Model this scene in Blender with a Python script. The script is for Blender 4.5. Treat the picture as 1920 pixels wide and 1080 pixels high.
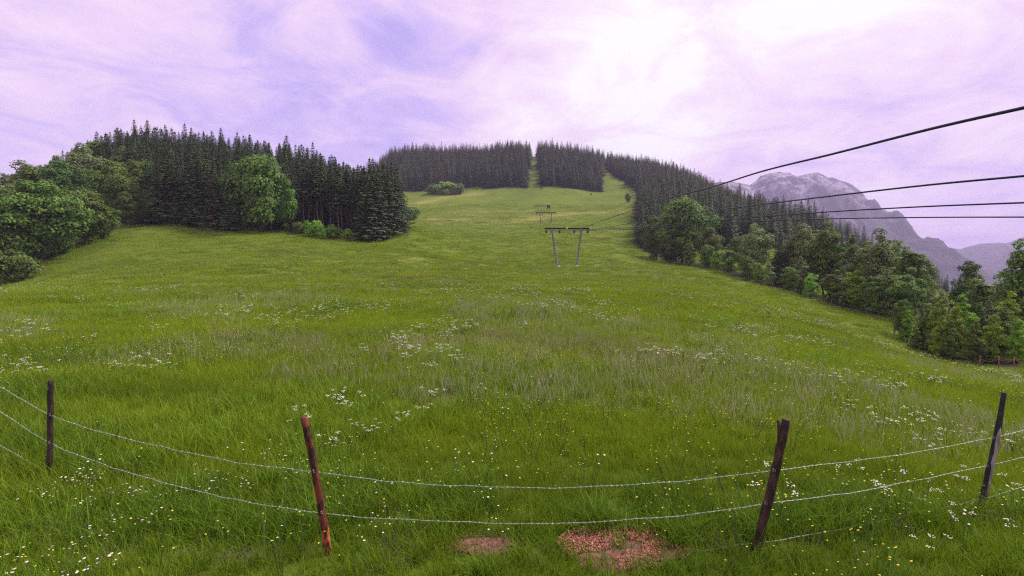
import bpy, math, random
import numpy as np
from mathutils import Vector, Matrix

for o in list(bpy.data.objects):
    bpy.data.objects.remove(o)
S = bpy.context.scene
COL = S.collection
R = random.Random(7)
NR = np.random.RandomState(11)

# ------------------------------------------------------------------ camera
PITCH = math.radians(3.6)
FPX = 960.0
cam_d = bpy.data.cameras.new('camera')
cam_d.sensor_width = 36
cam_d.lens = 18
cam_d.clip_start = 0.1
cam_d.clip_end = 20000
cam = bpy.data.objects.new('camera', cam_d)
cam.location = (0, 0, 0)
cam.rotation_euler = (math.radians(90) - PITCH, 0, 0)
COL.objects.link(cam)
S.camera = cam
CP, SP = math.cos(PITCH), math.sin(PITCH)

# ------------------------------------------------------------------ light
SUN_EL, SUN_AZ = math.radians(52), math.radians(62)     # azimuth to the right of the view direction
W = bpy.data.worlds.new('World')
S.world = W
W.use_nodes = True
nt = W.node_tree
nt.nodes.clear()


def N(nt, kind, **kw):
    n = nt.nodes.new(kind)
    for k, v in kw.items():
        if k.startswith('i_'):
            key = k[2:]
            n.inputs[int(key) if key.isdigit() else key.replace('_', ' ')].default_value = v
        else:
            setattr(n, k, v)
    return n


def L(nt, a, b):
    nt.links.new(a, b)


def mth(nt, op, a, b=None, c=None, clamp=False):
    n = nt.nodes.new('ShaderNodeMath')
    n.operation = op
    n.use_clamp = clamp
    for i, x in enumerate((a, b, c)):
        if x is None:
            continue
        if isinstance(x, (int, float)):
            n.inputs[i].default_value = x
        else:
            nt.links.new(x, n.inputs[i])
    return n.outputs[0]


def ramp(nt, fac, stops, interp='LINEAR'):
    n = nt.nodes.new('ShaderNodeValToRGB')
    n.color_ramp.interpolation = interp
    e = n.color_ramp.elements
    while len(e) < len(stops):
        e.new(0.5)
    for i, (p, c) in enumerate(stops):
        e[i].position = p
        e[i].color = (c[0], c[1], c[2], 1)
    nt.links.new(fac, n.inputs[0])
    return n.outputs[0]


def pix_dir(px, py):
    u, v = (px - 960) / FPX, (540 - py) / FPX
    return Vector((u, CP + v * SP, -SP + v * CP)).normalized()


tc = N(nt, 'ShaderNodeTexCoord')
sep = N(nt, 'ShaderNodeSeparateXYZ')
L(nt, tc.outputs['Generated'], sep.inputs[0])
zz = mth(nt, 'ADD', mth(nt, 'MAXIMUM', sep.outputs[2], 0.0), 0.22)
cx = mth(nt, 'DIVIDE', sep.outputs[0], zz)
cy = mth(nt, 'DIVIDE', sep.outputs[1], zz)
cmb = N(nt, 'ShaderNodeCombineXYZ')
L(nt, cx, cmb.inputs[0])
L(nt, cy, cmb.inputs[1])
n1 = N(nt, 'ShaderNodeTexNoise', i_Scale=1.3, i_Detail=10.0, i_Roughness=0.58, i_Distortion=0.35)
L(nt, cmb.outputs[0], n1.inputs['Vector'])
n2 = N(nt, 'ShaderNodeTexNoise', i_Scale=2.6, i_Detail=10.0, i_Roughness=0.62, i_Distortion=1.1)
L(nt, cmb.outputs[0], n2.inputs['Vector'])


def lobe(px, py, k, amp):
    d = pix_dir(px, py)
    dt = N(nt, 'ShaderNodeVectorMath', operation='DOT_PRODUCT')
    L(nt, tc.outputs['Generated'], dt.inputs[0])
    dt.inputs[1].default_value = d
    # amp * exp(k*(dot-1))
    e = mth(nt, 'EXPONENT', mth(nt, 'MULTIPLY', mth(nt, 'SUBTRACT', dt.outputs['Value'], 1.0), k))
    return mth(nt, 'MULTIPLY', e, amp)


f = mth(nt, 'ADD', 0.34, mth(nt, 'MULTIPLY', mth(nt, 'SUBTRACT', n1.outputs[0], 0.5), 1.5))
f = mth(nt, 'ADD', f, mth(nt, 'MULTIPLY', mth(nt, 'SUBTRACT', n2.outputs[0], 0.5), 1.35))
for a in ((600, 170, 26, 0.30), (820, 170, 40, 0.22), (30, 300, 14, 0.42), (1900, 400, 22, 0.30),
          (1420, 150, 9, -0.09), (1150, 205, 60, -0.16), (1000, 235, 120, -0.15), (1300, 60, 20, -0.06), (200, 60, 18, -0.12)):
    f = mth(nt, 'ADD', f, lobe(*a))
cloud = ramp(nt, f, [(0.0, (0.74, 0.72, 0.73)), (0.2, (0.69, 0.60, 0.67)), (0.42, (0.64, 0.50, 0.65)), (0.58, (0.57, 0.44, 0.63)),
                     (0.8, (0.43, 0.34, 0.63)), (1.0, (0.33, 0.27, 0.59))])
bgc = N(nt, 'ShaderNodeBackground', i_Strength=1.0)
L(nt, cloud, bgc.inputs[0])
sky = N(nt, 'ShaderNodeTexSky', sky_type='NISHITA', sun_disc=False, sun_elevation=SUN_EL, sun_rotation=SUN_AZ)
bgs = N(nt, 'ShaderNodeBackground', i_Strength=0.10)
L(nt, sky.outputs[0], bgs.inputs[0])
mixs = N(nt, 'ShaderNodeMixShader', i_0=0.06)
L(nt, bgc.outputs[0], mixs.inputs[1])
L(nt, bgs.outputs[0], mixs.inputs[2])
wo = N(nt, 'ShaderNodeOutputWorld')
L(nt, mixs.outputs[0], wo.inputs[0])

sun_d = bpy.data.lights.new('sun', 'SUN')
sun_d.energy = 3.0
sun_d.angle = math.radians(12)
sun_d.color = (1.0, 0.95, 0.86)
sun = bpy.data.objects.new('sun', sun_d)
sd = Vector((math.sin(SUN_AZ) * math.cos(SUN_EL), math.cos(SUN_AZ) * math.cos(SUN_EL), math.sin(SUN_EL)))
sun.rotation_euler = sd.to_track_quat('Z', 'Y').to_euler()
sun.location = (0, 0, 50)
COL.objects.link(sun)

S.render.engine = 'CYCLES'
S.view_settings.view_transform = 'Standard'
S.view_settings.look = 'None'
S.view_settings.exposure = 0.66
S.view_settings.gamma = 1.0
S.view_settings.use_curve_mapping = False
S.cycles.use_denoising = False
S.cycles.max_bounces = 5
S.cycles.diffuse_bounces = 2
S.cycles.glossy_bounces = 1
S.cycles.transmission_bounces = 2
S.cycles.volume_bounces = 3
S.cycles.use_adaptive_sampling = True
S.cycles.adaptive_threshold = 0.02
S.cycles.caustics_reflective = False
S.cycles.caustics_refractive = False
S.cycles.filter_width = 1.2


# ------------------------------------------------------------------ geometry of the view
def T(py):
    v = (540 - py) / FPX
    return (-SP + v * CP) / (CP + v * SP)


def P(px, py, D):
    """point at forward distance D seen at a photograph position"""
    u, v = (px - 960) / FPX, (540 - py) / FPX
    d1 = CP + v * SP
    return Vector((u / d1 * D, D, D * T(py)))


# ------------------------------------------------------------------ terrain
C = []
for px in (-100, 300, 700, 1000, 1300, 1600):
    C.append((px, None, 2.5, -2.8))
for px in (-100, 60, 300, 615, 960, 1418, 1700):
    C.append((px, None, 5.0, -2.8))
C += [(1837, None, 5.3, -2.78), (2000, None, 5.5, -2.8)]
for px, z in ((-100, -2.8), (300, -2.8), (700, -2.8), (1100, -2.85), (1500, -3.1), (1920, -3.7)):
    C.append((px, None, 10, z))
for px, z in ((-150, -3.1), (200, -2.85), (600, -2.8), (1000, -2.85), (1300, -3.3), (1600, -4.3), (1800, -5.0), (2000, -5.6)):
    C.append((px, None, 20, z))
for px, z in ((-150, -3.4), (100, -2.9), (500, -2.6), (1000, -2.8), (1300, -3.4), (1550, -5.4), (1750, -8.0), (1900, -9.0), (2050, -10)):
    C.append((px, None, 38, z))
C += [(-150, None, 76, -6.0), (0, 528, 80, 0), (100, 490, 88, 0), (160, 462, 94, 0), (215, 440, 100, 0), (330, 433, 105, 0), (500, 440, 108, 0),
      (600, 448, 110, 0), (690, 450, 112, 0), (755, 430, 127, 0),
      (200, 520, 62, 0), (500, 500, 68, 0), (700, 495, 82, 0), (860, 498, 88, 0), (1040, 503, 96, 0), (1160, 500, 98, 0),
      (850, 470, 120, 0), (1040, 472, 125, 0), (1170, 478, 130, 0),
      (820, 440, 170, 0), (1000, 440, 178, 0), (1120, 445, 175, 0),
      (860, 425, 212, 0), (1000, 424, 212, 0), (1130, 425, 212, 0),
      (765, 410, 255, 0), (900, 411, 260, 0), (1010, 412, 260, 0), (1120, 408, 262, 0),
      (780, 388, 310, 0), (900, 388, 315, 0), (1010, 388, 315, 0), (1150, 388, 315, 0),
      (700, 364, 385, 0), (770, 362, 385, 0), (850, 359, 385, 0), (920, 356, 385, 0), (1000, 355, 385, 0), (1060, 356, 385, 0), (1128, 364, 385, 0),
      (1165, 352, 420, 0), (1130, 322, 480, 0),
      (720, 320, 510, 0), (830, 304, 520, 0), (940, 296, 525, 0), (1000, 296, 530, 0), (1060, 300, 525, 0), (1130, 310, 530, 0),
      (1200, 322, 520, 0), (1260, 338, 480, 0), (1310, 358, 430, 0),
      (700, None, 650, 60), (1000, None, 650, 75), (1300, None, 650, 35), (800, None, 1000, 20), (1200, None, 1000, 15),
      (1190, 462, 165, 0), (1235, 487, 142, 0), (1275, 496, 130, 0), (1370, 517, 105, 0), (1450, 541, 91, 0), (1560, 573, 78, 0), (1690, 605, 66, 0),
      (1700, 650, 53, 0), (1760, 672, 49, 0), (1830, 688, 46, 0), (1920, 692, 44, 0), (2050, 700, 43, 0),
      (1200, 425, 215, 0), (1260, 430, 200, 0), (1260, 385, 300, 0), (1350, 440, 200, 0), (1350, 385, 370, 0), (1430, 417, 320, 0),
      (1500, 438, 295, 0), (1560, 456, 290, 0), (1620, 482, 300, 0), (1450, 500, 130, 0), (1560, 535, 125, 0), (1650, 560, 120, 0),
      (1770, 585, 130, 0), (1750, 546, 220, 0), (1850, 575, 220, 0), (1950, 590, 220, 0), (1750, None, 320, -30), (1900, None, 350, -45),
      (1500, None, 650, -40), (1800, None, 650, -80), (2000, None, 650, -80), (1500, None, 1000, -60), (1900, None, 1000, -120),
      (60, None, 130, 9), (0, None, 115, 3.7), (-120, None, 120, -4), (140, None, 150, 18), (235, None, 172, 25.5), (360, None, 176, 25.5), (470, None, 176, 25),
      (560, None, 167, 20), (625, None, 156, 15), (690, None, 141, 9.5), (730, None, 150, 9),
      (680, None, 250, 17), (450, None, 280, 18), (100, None, 280, 8), (300, None, 400, 10), (600, None, 450, 25), (-100, None, 400, -10),
      (0, None, 1000, -20), (400, None, 1000, 0)]
cp = []
for px, py, D, z in C:
    u = (px - 960) / FPX
    if py is not None:
        z = D * T(py)
        u = u / (CP + (540 - py) / FPX * SP)
    cp.append((u * D, D, z))
cp = np.array(cp)


def feat(x, y):
    th = np.clip(np.arctan2(x, y), -0.98, 0.98)
    r = np.clip(np.hypot(x, y), 2.0, 1400)
    return np.stack([th * 2.6, np.log(r)], -1)


def phi(r2):
    return 0.5 * r2 * np.log(r2 + 1e-12)


F0 = feat(cp[:, 0], cp[:, 1])
n_ = len(cp)
# heights are compressed so that the far hill does not ring into the near meadow
wz = np.arcsinh(cp[:, 2] / 12.0)
A = phi(((F0[:, None] - F0[None]) ** 2).sum(-1)) + np.eye(n_) * 0.002
Pm = np.concatenate([np.ones((n_, 1)), F0], 1)
M_ = np.block([[A, Pm], [Pm.T, np.zeros((3, 3))]])
sol = np.linalg.solve(M_, np.concatenate([wz, np.zeros(3)]))

_lat = np.random.RandomState(5).rand(256, 256)


def vnoise(x, y):
    xi, yi = np.floor(x).astype(int), np.floor(y).astype(int)
    fx, fy = x - xi, y - yi
    fx, fy = fx * fx * (3 - 2 * fx), fy * fy * (3 - 2 * fy)
    a = _lat[xi & 255, yi & 255]
    b = _lat[(xi + 1) & 255, yi & 255]
    c = _lat[xi & 255, (yi + 1) & 255]
    d = _lat[(xi + 1) & 255, (yi + 1) & 255]
    return (a * (1 - fx) + b * fx) * (1 - fy) + (c * (1 - fx) + d * fx) * fy


def fbm(x, y, o=4):
    s, a, t = 0, 1.0, 0
    for i in range(o):
        s = s + a * vnoise(x * 2 ** i + 17.3 * i, y * 2 ** i + 5.1 * i)
        t += a
        a *= 0.5
    return s / t


def terrain(x, y):
    x = np.atleast_1d(np.asarray(x, float))
    y = np.atleast_1d(np.asarray(y, float))
    shp = x.shape
    x, y = x.ravel(), y.ravel()
    out = np.empty(len(x))
    for s in range(0, len(x), 20000):
        q = feat(x[s:s + 20000], y[s:s + 20000])
        d2 = ((q[:, None] - F0[None]) ** 2).sum(-1)
        out[s:s + 20000] = phi(d2) @ sol[:n_] + sol[n_] + q @ sol[n_ + 1:]
    z = np.sinh(np.clip(out, -3.5, 3.2)) * 12.0
    r = np.hypot(x, y)
    amp = np.clip(r / 60, 0.0, 1.6)
    z = z + (fbm(x / 14, y / 14) - 0.5) * 0.9 * amp + (fbm(x / 3.1 + 40, y / 3.1) - 0.5) * 0.16
    th = np.abs(np.arctan2(x, y))
    w = np.clip((th - 0.95) / 1.0, 0, 1)
    w = w * w * (3 - 2 * w)
    z = z * (1 - w) + (-2.8) * w
    wf = np.clip((r - 1400) / 1200, 0, 1)
    z = z * (1 - wf) + (-120) * wf
    return z.reshape(shp)


def tz(x, y):
    return float(terrain([x], [y])[0])


def ground_at(px, D):
    x = (px - 960) / FPX * D
    for _ in range(3):
        z = tz(x, D)
        v = None
        # solve the column exactly: x/D = u/(CP+v*SP)
        t = z / D
        v = (t * CP + SP) / (CP - t * SP)
        x = (px - 960) / FPX / (CP + v * SP) * D
    return Vector((x, D, tz(x, D)))


def project(p):
    d1 = p[1] * CP - p[2] * SP
    up = p[1] * SP + p[2] * CP
    return 960 + p[0] / d1 * FPX, 540 - up / d1 * FPX


def hit(px, py, dmin=3.0, dmax=700):
    """first ground point seen at a photograph position"""
    ds = np.exp(np.linspace(math.log(dmin), math.log(dmax), 700))
    v = (540 - py) / FPX
    xs = (px - 960) / FPX / (CP + v * SP) * ds
    zs = ds * T(py)
    g = terrain(xs, ds)
    k = np.argmax(g > zs)
    if not (g > zs).any():
        k = len(ds) - 1
    return Vector((xs[k], ds[k], g[k]))


# ------------------------------------------------------------------ helpers
def mesh_np(name, verts, faces, smooth=False, mat=None):
    me = bpy.data.meshes.new(name)
    me.from_pydata([tuple(v) for v in verts] if not isinstance(verts, np.ndarray) else verts.tolist(), [], faces if isinstance(faces, list) else faces.tolist())
    if smooth:
        me.polygons.foreach_set('use_smooth', [True] * len(me.polygons))
    if mat:
        me.materials.append(mat)
    me.update()
    return me


def link(name, data, parent=None, col=COL):
    o = bpy.data.objects.new(name, data)
    col.objects.link(o)
    if parent:
        o.parent = parent
    return o


def tag(o, label=None, cat=None, group=None, kind=None):
    if label:
        o['label'] = label
    if cat:
        o['category'] = cat
    if group:
        o['group'] = group
    if kind:
        o['kind'] = kind
    return o


def empty(name, loc, label, cat, group=None):
    o = bpy.data.objects.new(name, None)
    o.empty_display_size = 0.3
    o.location = loc
    COL.objects.link(o)
    return tag(o, label, cat, group)


class MB:
    def __init__(s):
        s.v, s.f, s.m = [], [], []

    def tube(s, pts, rad, n=8, caps=True, mi=0, jit=0.0, rr=None):
        pts = [Vector(p) for p in pts]
        if isinstance(rad, (int, float)):
            rad = [rad] * len(pts)
        b = len(s.v)
        for i, p in enumerate(pts):
            t = (pts[min(i + 1, len(pts) - 1)] - pts[max(i - 1, 0)]).normalized()
            a = Vector((0, 0, 1)) if abs(t.z) < 0.9 else Vector((1, 0, 0))
            e1 = t.cross(a).normalized()
            e2 = t.cross(e1)
            for k in range(n):
                an = 2 * math.pi * k / n
                q = rad[i] * (1 + (rr.uniform(-jit, jit) if rr else 0))
                s.v.append(p + e1 * math.cos(an) * q + e2 * math.sin(an) * q)
        for i in range(len(pts) - 1):
            for k in range(n):
                s.f.append((b + i * n + k, b + i * n + (k + 1) % n, b + (i + 1) * n + (k + 1) % n, b + (i + 1) * n + k))
        if caps:
            s.f.append(tuple(b + k for k in range(n))[::-1])
            s.f.append(tuple(b + (len(pts) - 1) * n + k for k in range(n)))
        return s

    def box(s, c, e, rot=None):
        b = len(s.v)
        c = Vector(c)
        for dx in (-1, 1):
            for dy in (-1, 1):
                for dz in (-1, 1):
                    q = Vector((dx * e[0] / 2, dy * e[1] / 2, dz * e[2] / 2))
                    if rot:
                        q = rot @ q
                    s.v.append(c + q)
        for q in ((0, 1, 3, 2), (4, 6, 7, 5), (0, 4, 5, 1), (2, 3, 7, 6), (0, 2, 6, 4), (1, 5, 7, 3)):
            s.f.append(tuple(b + i for i in q))
        return s

    def build(s, name, mat, parent=None, smooth=True):
        return link(name, mesh_np(name, s.v, s.f, smooth, mat), parent)


# ------------------------------------------------------------------ materials
def new_mat(name):
    m = bpy.data.materials.new(name)
    m.use_nodes = True
    m.node_tree.nodes.clear()
    return m, m.node_tree


def out(nt, sh):
    o = nt.nodes.new('ShaderNodeOutputMaterial')
    L(nt, sh, o.inputs[0])


def mixc(nt, fac, a, b, mode='MIX'):
    n = nt.nodes.new('ShaderNodeMix')
    n.data_type = 'RGBA'
    n.blend_type = mode
    for idx, x in ((0, fac), (6, a), (7, b)):
        if isinstance(x, (int, float)):
            n.inputs[idx].default_value = x
        elif isinstance(x, tuple):
            n.inputs[idx].default_value = (*x, 1)
        else:
            L(nt, x, n.inputs[idx])
    return n.outputs[2]


def noise(nt, scale, detail=4, rough=0.55, vec=None, dist=0.0):
    n = N(nt, 'ShaderNodeTexNoise', i_Scale=scale, i_Detail=float(detail), i_Roughness=rough, i_Distortion=dist)
    if vec is None:
        g = nt.nodes.new('ShaderNodeNewGeometry')
        vec = g.outputs['Position']
    L(nt, vec, n.inputs['Vector'])
    return n.outputs[0]


def sstep(nt, x, a, b):
    n = nt.nodes.new('ShaderNodeMapRange')
    n.interpolation_type = 'SMOOTHSTEP'
    n.inputs[1].default_value = a
    n.inputs[2].default_value = b
    L(nt, x, n.inputs[0])
    return n.outputs[0]


def leaf_mat(name, dark, light, hue_var=0.25, trans=0.25):
    m, nt = new_mat(name)
    g = nt.nodes.new('ShaderNodeNewGeometry')
    oi = nt.nodes.new('ShaderNodeObjectInfo')
    c = mixc(nt, g.outputs['Random Per Island'], dark, light)
    nz = noise(nt, 0.45, 3)
    c = mixc(nt, mth(nt, 'MULTIPLY', sstep(nt, nz, 0.35, 0.68), 0.45), c, tuple(x * 1.6 for x in light))
    hs = N(nt, 'ShaderNodeHueSaturation')
    L(nt, mth(nt, 'ADD', 0.5, mth(nt, 'MULTIPLY', mth(nt, 'SUBTRACT', oi.outputs['Random'], 0.5), 0.05 * hue_var / 0.25)), hs.inputs['Hue'])
    L(nt, mth(nt, 'ADD', 0.78, mth(nt, 'MULTIPLY', oi.outputs['Random'], 0.5)), hs.inputs['Value'])
    L(nt, c, hs.inputs['Color'])
    b = N(nt, 'ShaderNodeBsdfPrincipled', i_Roughness=0.6)
    b.inputs['Specular IOR Level'].default_value = 0.25
    L(nt, hs.outputs[0], b.inputs['Base Color'])
    if trans:
        t = N(nt, 'ShaderNodeBsdfTranslucent')
        L(nt, hs.outputs[0], t.inputs[0])
        mx = N(nt, 'ShaderNodeMixShader', i_0=trans)
        L(nt, b.outputs[0], mx.inputs[1])
        L(nt, t.outputs[0], mx.inputs[2])
        out(nt, mx.outputs[0])
    else:
        out(nt, b.outputs[0])
    return m


def simple_mat(name, c1, c2, scale, rough=0.85, metal=0.0, stretch=None, bump=0.3):
    m, nt = new_mat(name)
    tcn = nt.nodes.new('ShaderNodeTexCoord')
    vec = tcn.outputs['Object']
    if stretch:
        mp = N(nt, 'ShaderNodeMapping')
        mp.inputs['Scale'].default_value = stretch
        L(nt, vec, mp.inputs[0])
        vec = mp.outputs[0]
    nz = noise(nt, scale, 5, 0.6, vec)
    c = mixc(nt, sstep(nt, nz, 0.36, 0.64), c1, c2)
    b = N(nt, 'ShaderNodeBsdfPrincipled', i_Roughness=rough, i_Metallic=metal)
    L(nt, c, b.inputs['Base Color'])
    bp = N(nt, 'ShaderNodeBump', i_Strength=bump, i_Distance=0.02)
    L(nt, nz, bp.inputs['Height'])
    L(nt, bp.outputs[0], b.inputs['Normal'])
    out(nt, b.outputs[0])
    return m


M_bark = simple_mat('bark', (0.045, 0.03, 0.02), (0.10, 0.07, 0.05), 6, stretch=(1, 1, 0.2))
M_barkred = simple_mat('spruce_bark', (0.07, 0.035, 0.025), (0.16, 0.10, 0.08), 5, stretch=(1, 1, 0.2))
M_steel = simple_mat('galvanised_steel', (0.16, 0.17, 0.17), (0.26, 0.27, 0.28), 3, 0.55, 0.3, bump=0.05)
M_dark = simple_mat('dark_steel', (0.02, 0.02, 0.02), (0.04, 0.04, 0.04), 5, 0.6, 0.2, bump=0.05)
M_conc = simple_mat('concrete', (0.25, 0.24, 0.22), (0.38, 0.37, 0.34), 4)
M_orange = simple_mat('orange_paint', (0.75, 0.25, 0.04), (0.85, 0.35, 0.06), 5, 0.5, bump=0.02)
M_cable = simple_mat('steel_rope', (0.008, 0.012, 0.04), (0.02, 0.025, 0.07), 40, 0.5, 0.4, bump=0.1)
M_wire = simple_mat('galvanised_wire', (0.20, 0.23, 0.17), (0.42, 0.46, 0.36), 30, 0.5, 0.3, bump=0.1)
M_lf_mid = leaf_mat('leaves_mid', (0.045, 0.088, 0.013), (0.14, 0.23, 0.03))
M_lf_dark = leaf_mat('leaves_dark', (0.03, 0.06, 0.010), (0.09, 0.15, 0.022))
M_lf_pale = leaf_mat('leaves_pale', (0.07, 0.11, 0.030), (0.20, 0.26, 0.08))
M_lf_bright = leaf_mat('leaves_bright', (0.09, 0.17, 0.010), (0.24, 0.38, 0.025))
M_needle = leaf_mat('needles', (0.020, 0.040, 0.012), (0.060, 0.098, 0.028), trans=0.0)
M_needle_b = leaf_mat('needles_brownish', (0.030, 0.040, 0.012), (0.09, 0.088, 0.030), trans=0.0)


def ground_mat():
    m, nt = new_mat('meadow_ground')
    big = noise(nt, 0.045, 5, 0.6)
    mid = noise(nt, 0.35, 5, 0.6)
    fine = noise(nt, 4.0, 6, 0.7)
    c = mixc(nt, sstep(nt, big, 0.3, 0.7), (0.085, 0.135, 0.010), (0.145, 0.195, 0.016))
    c = mixc(nt, mth(nt, 'MULTIPLY', sstep(nt, mid, 0.4, 0.7), 0.5), c, (0.17, 0.175, 0.025))
    c = mixc(nt, mth(nt, 'MULTIPLY', sstep(nt, fine, 0.35, 0.7), 0.5), c, (0.06, 0.095, 0.006))
    at = N(nt, 'ShaderNodeAttribute', attribute_name='dry')
    sp = noise(nt, 1.1, 6, 0.8)
    d = mth(nt, 'MULTIPLY', at.outputs['Fac'], sstep(nt, sp, 0.40, 0.56))
    c = mixc(nt, d, c, (0.36, 0.29, 0.10))
    # wood floor; along the right tree belt the dark tone also paints contact shade
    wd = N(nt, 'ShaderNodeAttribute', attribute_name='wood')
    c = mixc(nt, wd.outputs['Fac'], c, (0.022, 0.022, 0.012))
    b = N(nt, 'ShaderNodeBsdfPrincipled', i_Roughness=0.95)
    b.inputs['Specular IOR Level'].default_value = 0.1
    L(nt, c, b.inputs['Base Color'])
    bp = N(nt, 'ShaderNodeBump', i_Strength=0.7, i_Distance=0.25)
    L(nt, mth(nt, 'ADD', fine, mid), bp.inputs['Height'])
    L(nt, bp.outputs[0], b.inputs['Normal'])
    out(nt, b.outputs[0])
    return m


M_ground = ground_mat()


def grass_mat(name, base, tip, alt):
    m, nt = new_mat(name)
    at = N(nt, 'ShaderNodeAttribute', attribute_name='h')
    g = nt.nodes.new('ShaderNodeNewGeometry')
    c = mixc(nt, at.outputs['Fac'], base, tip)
    c = mixc(nt, mth(nt, 'MULTIPLY', g.outputs['Random Per Island'], 0.6), c, alt)
    big = noise(nt, 0.12, 4, 0.6)
    c = mixc(nt, mth(nt, 'MULTIPLY', sstep(nt, big, 0.38, 0.66), 0.5), c, tuple(0.5 * (a + b_) * 1.25 for a, b_ in zip(tip, alt)))
    mp = N(nt, 'ShaderNodeMapping')
    mp.inputs['Scale'].default_value = (0.5, 1.3, 1)
    L(nt, g.outputs['Position'], mp.inputs[0])
    pt = noise(nt, 0.085, 5, 0.62, mp.outputs[0])
    c = mixc(nt, mth(nt, 'MULTIPLY', sstep(nt, pt, 0.50, 0.66), 0.45), c, (0.22, 0.21, 0.075))
    c = mixc(nt, mth(nt, 'MULTIPLY', sstep(nt, pt, 0.46, 0.34), 0.45), c, (0.07, 0.15, 0.012))
    b = N(nt, 'ShaderNodeBsdfPrincipled', i_Roughness=0.65)
    b.inputs['Specular IOR Level'].default_value = 0.2
    L(nt, c, b.inputs['Base Color'])
    t = N(nt, 'ShaderNodeBsdfTranslucent')
    L(nt, c, t.inputs[0])
    mx = N(nt, 'ShaderNodeMixShader', i_0=0.3)
    L(nt, b.outputs[0], mx.inputs[1])
    L(nt, t.outputs[0], mx.inputs[2])
    out(nt, mx.outputs[0])
    return m


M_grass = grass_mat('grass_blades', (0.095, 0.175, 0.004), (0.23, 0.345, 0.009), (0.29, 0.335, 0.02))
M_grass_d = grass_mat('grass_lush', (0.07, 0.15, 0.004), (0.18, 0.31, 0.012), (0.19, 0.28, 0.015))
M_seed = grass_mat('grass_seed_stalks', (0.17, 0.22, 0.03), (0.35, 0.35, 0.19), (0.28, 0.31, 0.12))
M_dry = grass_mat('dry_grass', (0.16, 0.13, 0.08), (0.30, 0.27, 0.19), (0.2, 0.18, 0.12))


def flat_mat(name, c, rough=0.8):
    m, nt = new_mat(name)
    b = N(nt, 'ShaderNodeBsdfPrincipled', i_Roughness=rough)
    b.inputs['Base Color'].default_value = (*c, 1)
    out(nt, b.outputs[0])
    return m


M_white = flat_mat('white_petals', (0.66, 0.67, 0.54))
M_yellow = flat_mat('yellow_petals', (0.62, 0.50, 0.04))
M_stem = flat_mat('flower_stems', (0.07, 0.13, 0.02))
M_pink = flat_mat('pale_pink_petals', (0.68, 0.58, 0.52))

# ------------------------------------------------------------------ ground sheet
th = np.concatenate([np.linspace(-math.pi, -0.95, 30)[:-1], np.linspace(-0.95, 0.95, 420), np.linspace(0.95, math.pi, 30)[1:]])
rr = np.exp(np.linspace(math.log(0.6), math.log(4500), 330))
TH, RR = np.meshgrid(th, rr)
X, Y = RR * np.sin(TH), RR * np.cos(TH)
Z = terrain(X, Y)
nv = X.size
V = np.stack([X.ravel(), Y.ravel(), Z.ravel()], 1)
nc, nr = len(th), len(rr)
i, j = np.meshgrid(np.arange(nr - 1), np.arange(nc - 1), indexing='ij')
a = (i * nc + j).ravel()
Fq = np.stack([a, a + 1, a + nc + 1, a + nc], 1)
Vc = np.concatenate([V, [[0, 0, -2.8]]])
fan = [(nv, k + 1, k) for k in range(nc - 1)]
me = bpy.data.meshes.new('ground')
me.from_pydata(Vc.tolist(), [], Fq.tolist() + fan)
me.polygons.foreach_set('use_smooth', [True] * len(me.polygons))
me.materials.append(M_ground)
# make sure faces point up
if me.polygons[0].normal.z < 0:
    me.flip_normals()


def to_px(x, y, z):
    d1 = np.maximum(y * CP - z * SP, 0.1)
    return 960 + x / d1 * FPX, 540 - (y * SP + z * CP) / d1 * FPX


# dry / flowering streaks follow lines on the ground
STREAKS = [([(765, 411), (850, 412), (930, 414), (990, 417)], 260, 6, 0.9),
           ([(985, 412), (1050, 402), (1110, 399), (1180, 396)], 262, 7, 0.8),
           ([(770, 388), (800, 378), (850, 366), (900, 364)], 320, 5, 0.7),
           ([(1100, 440), (1140, 445), (1190, 455)], 170, 3, 0.5),
           ([(850, 398), (920, 396), (990, 398)], 300, 5, 0.5),
           ([(640, 490), (740, 488), (800, 490), (860, 494), (900, 500)], 85, 1.3, 0.6)]
dry = np.zeros(len(Vc))
xs, ys = Vc[:, 0], Vc[:, 1]
for pts, D0, wd, am in STREAKS:
    w3 = [hit(px, py, 40) for px, py in pts]
    for p, q in zip(w3[:-1], w3[1:]):
        dx, dy = q.x - p.x, q.y - p.y
        l2 = dx * dx + dy * dy + 1e-6
        t = np.clip(((xs - p.x) * dx + (ys - p.y) * dy) / l2, 0, 1)
        d = np.hypot(xs - p.x - t * dx, ys - p.y - t * dy)
        dry = np.maximum(dry, am * np.exp(-(d / wd) ** 2))
at = me.attributes.new('dry', 'FLOAT', 'POINT')
at.data.foreach_set('value', dry.astype(np.float32))


# wooded areas in ground plan, polygons given by (photo column, distance)
def ukd(pts):
    return [((px - 960) / FPX * D, D) for px, D in pts]


POLY = {
    'left': ukd([(-140, 82), (0, 84), (100, 92), (215, 105), (330, 110), (500, 113), (600, 117), (690, 116), (752, 124), (752, 150), (700, 185), (600, 215), (200, 215), (-140, 175)]),
    'far_left': ukd([(640, 392), (990, 391), (993, 535), (990, 600), (560, 600)]),
    'far_mid': ukd([(1014, 391), (1126, 395), (1128, 470), (1135, 600), (1004, 600)]),
    'far_right': ukd([(1136, 490), (1165, 445), (1190, 400), (1195, 330), (1195, 172), (1240, 150), (1330, 160), (1500, 190), (1560, 250), (1640, 300), (1600, 420), (1350, 600), (1135, 600)]),
}


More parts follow.
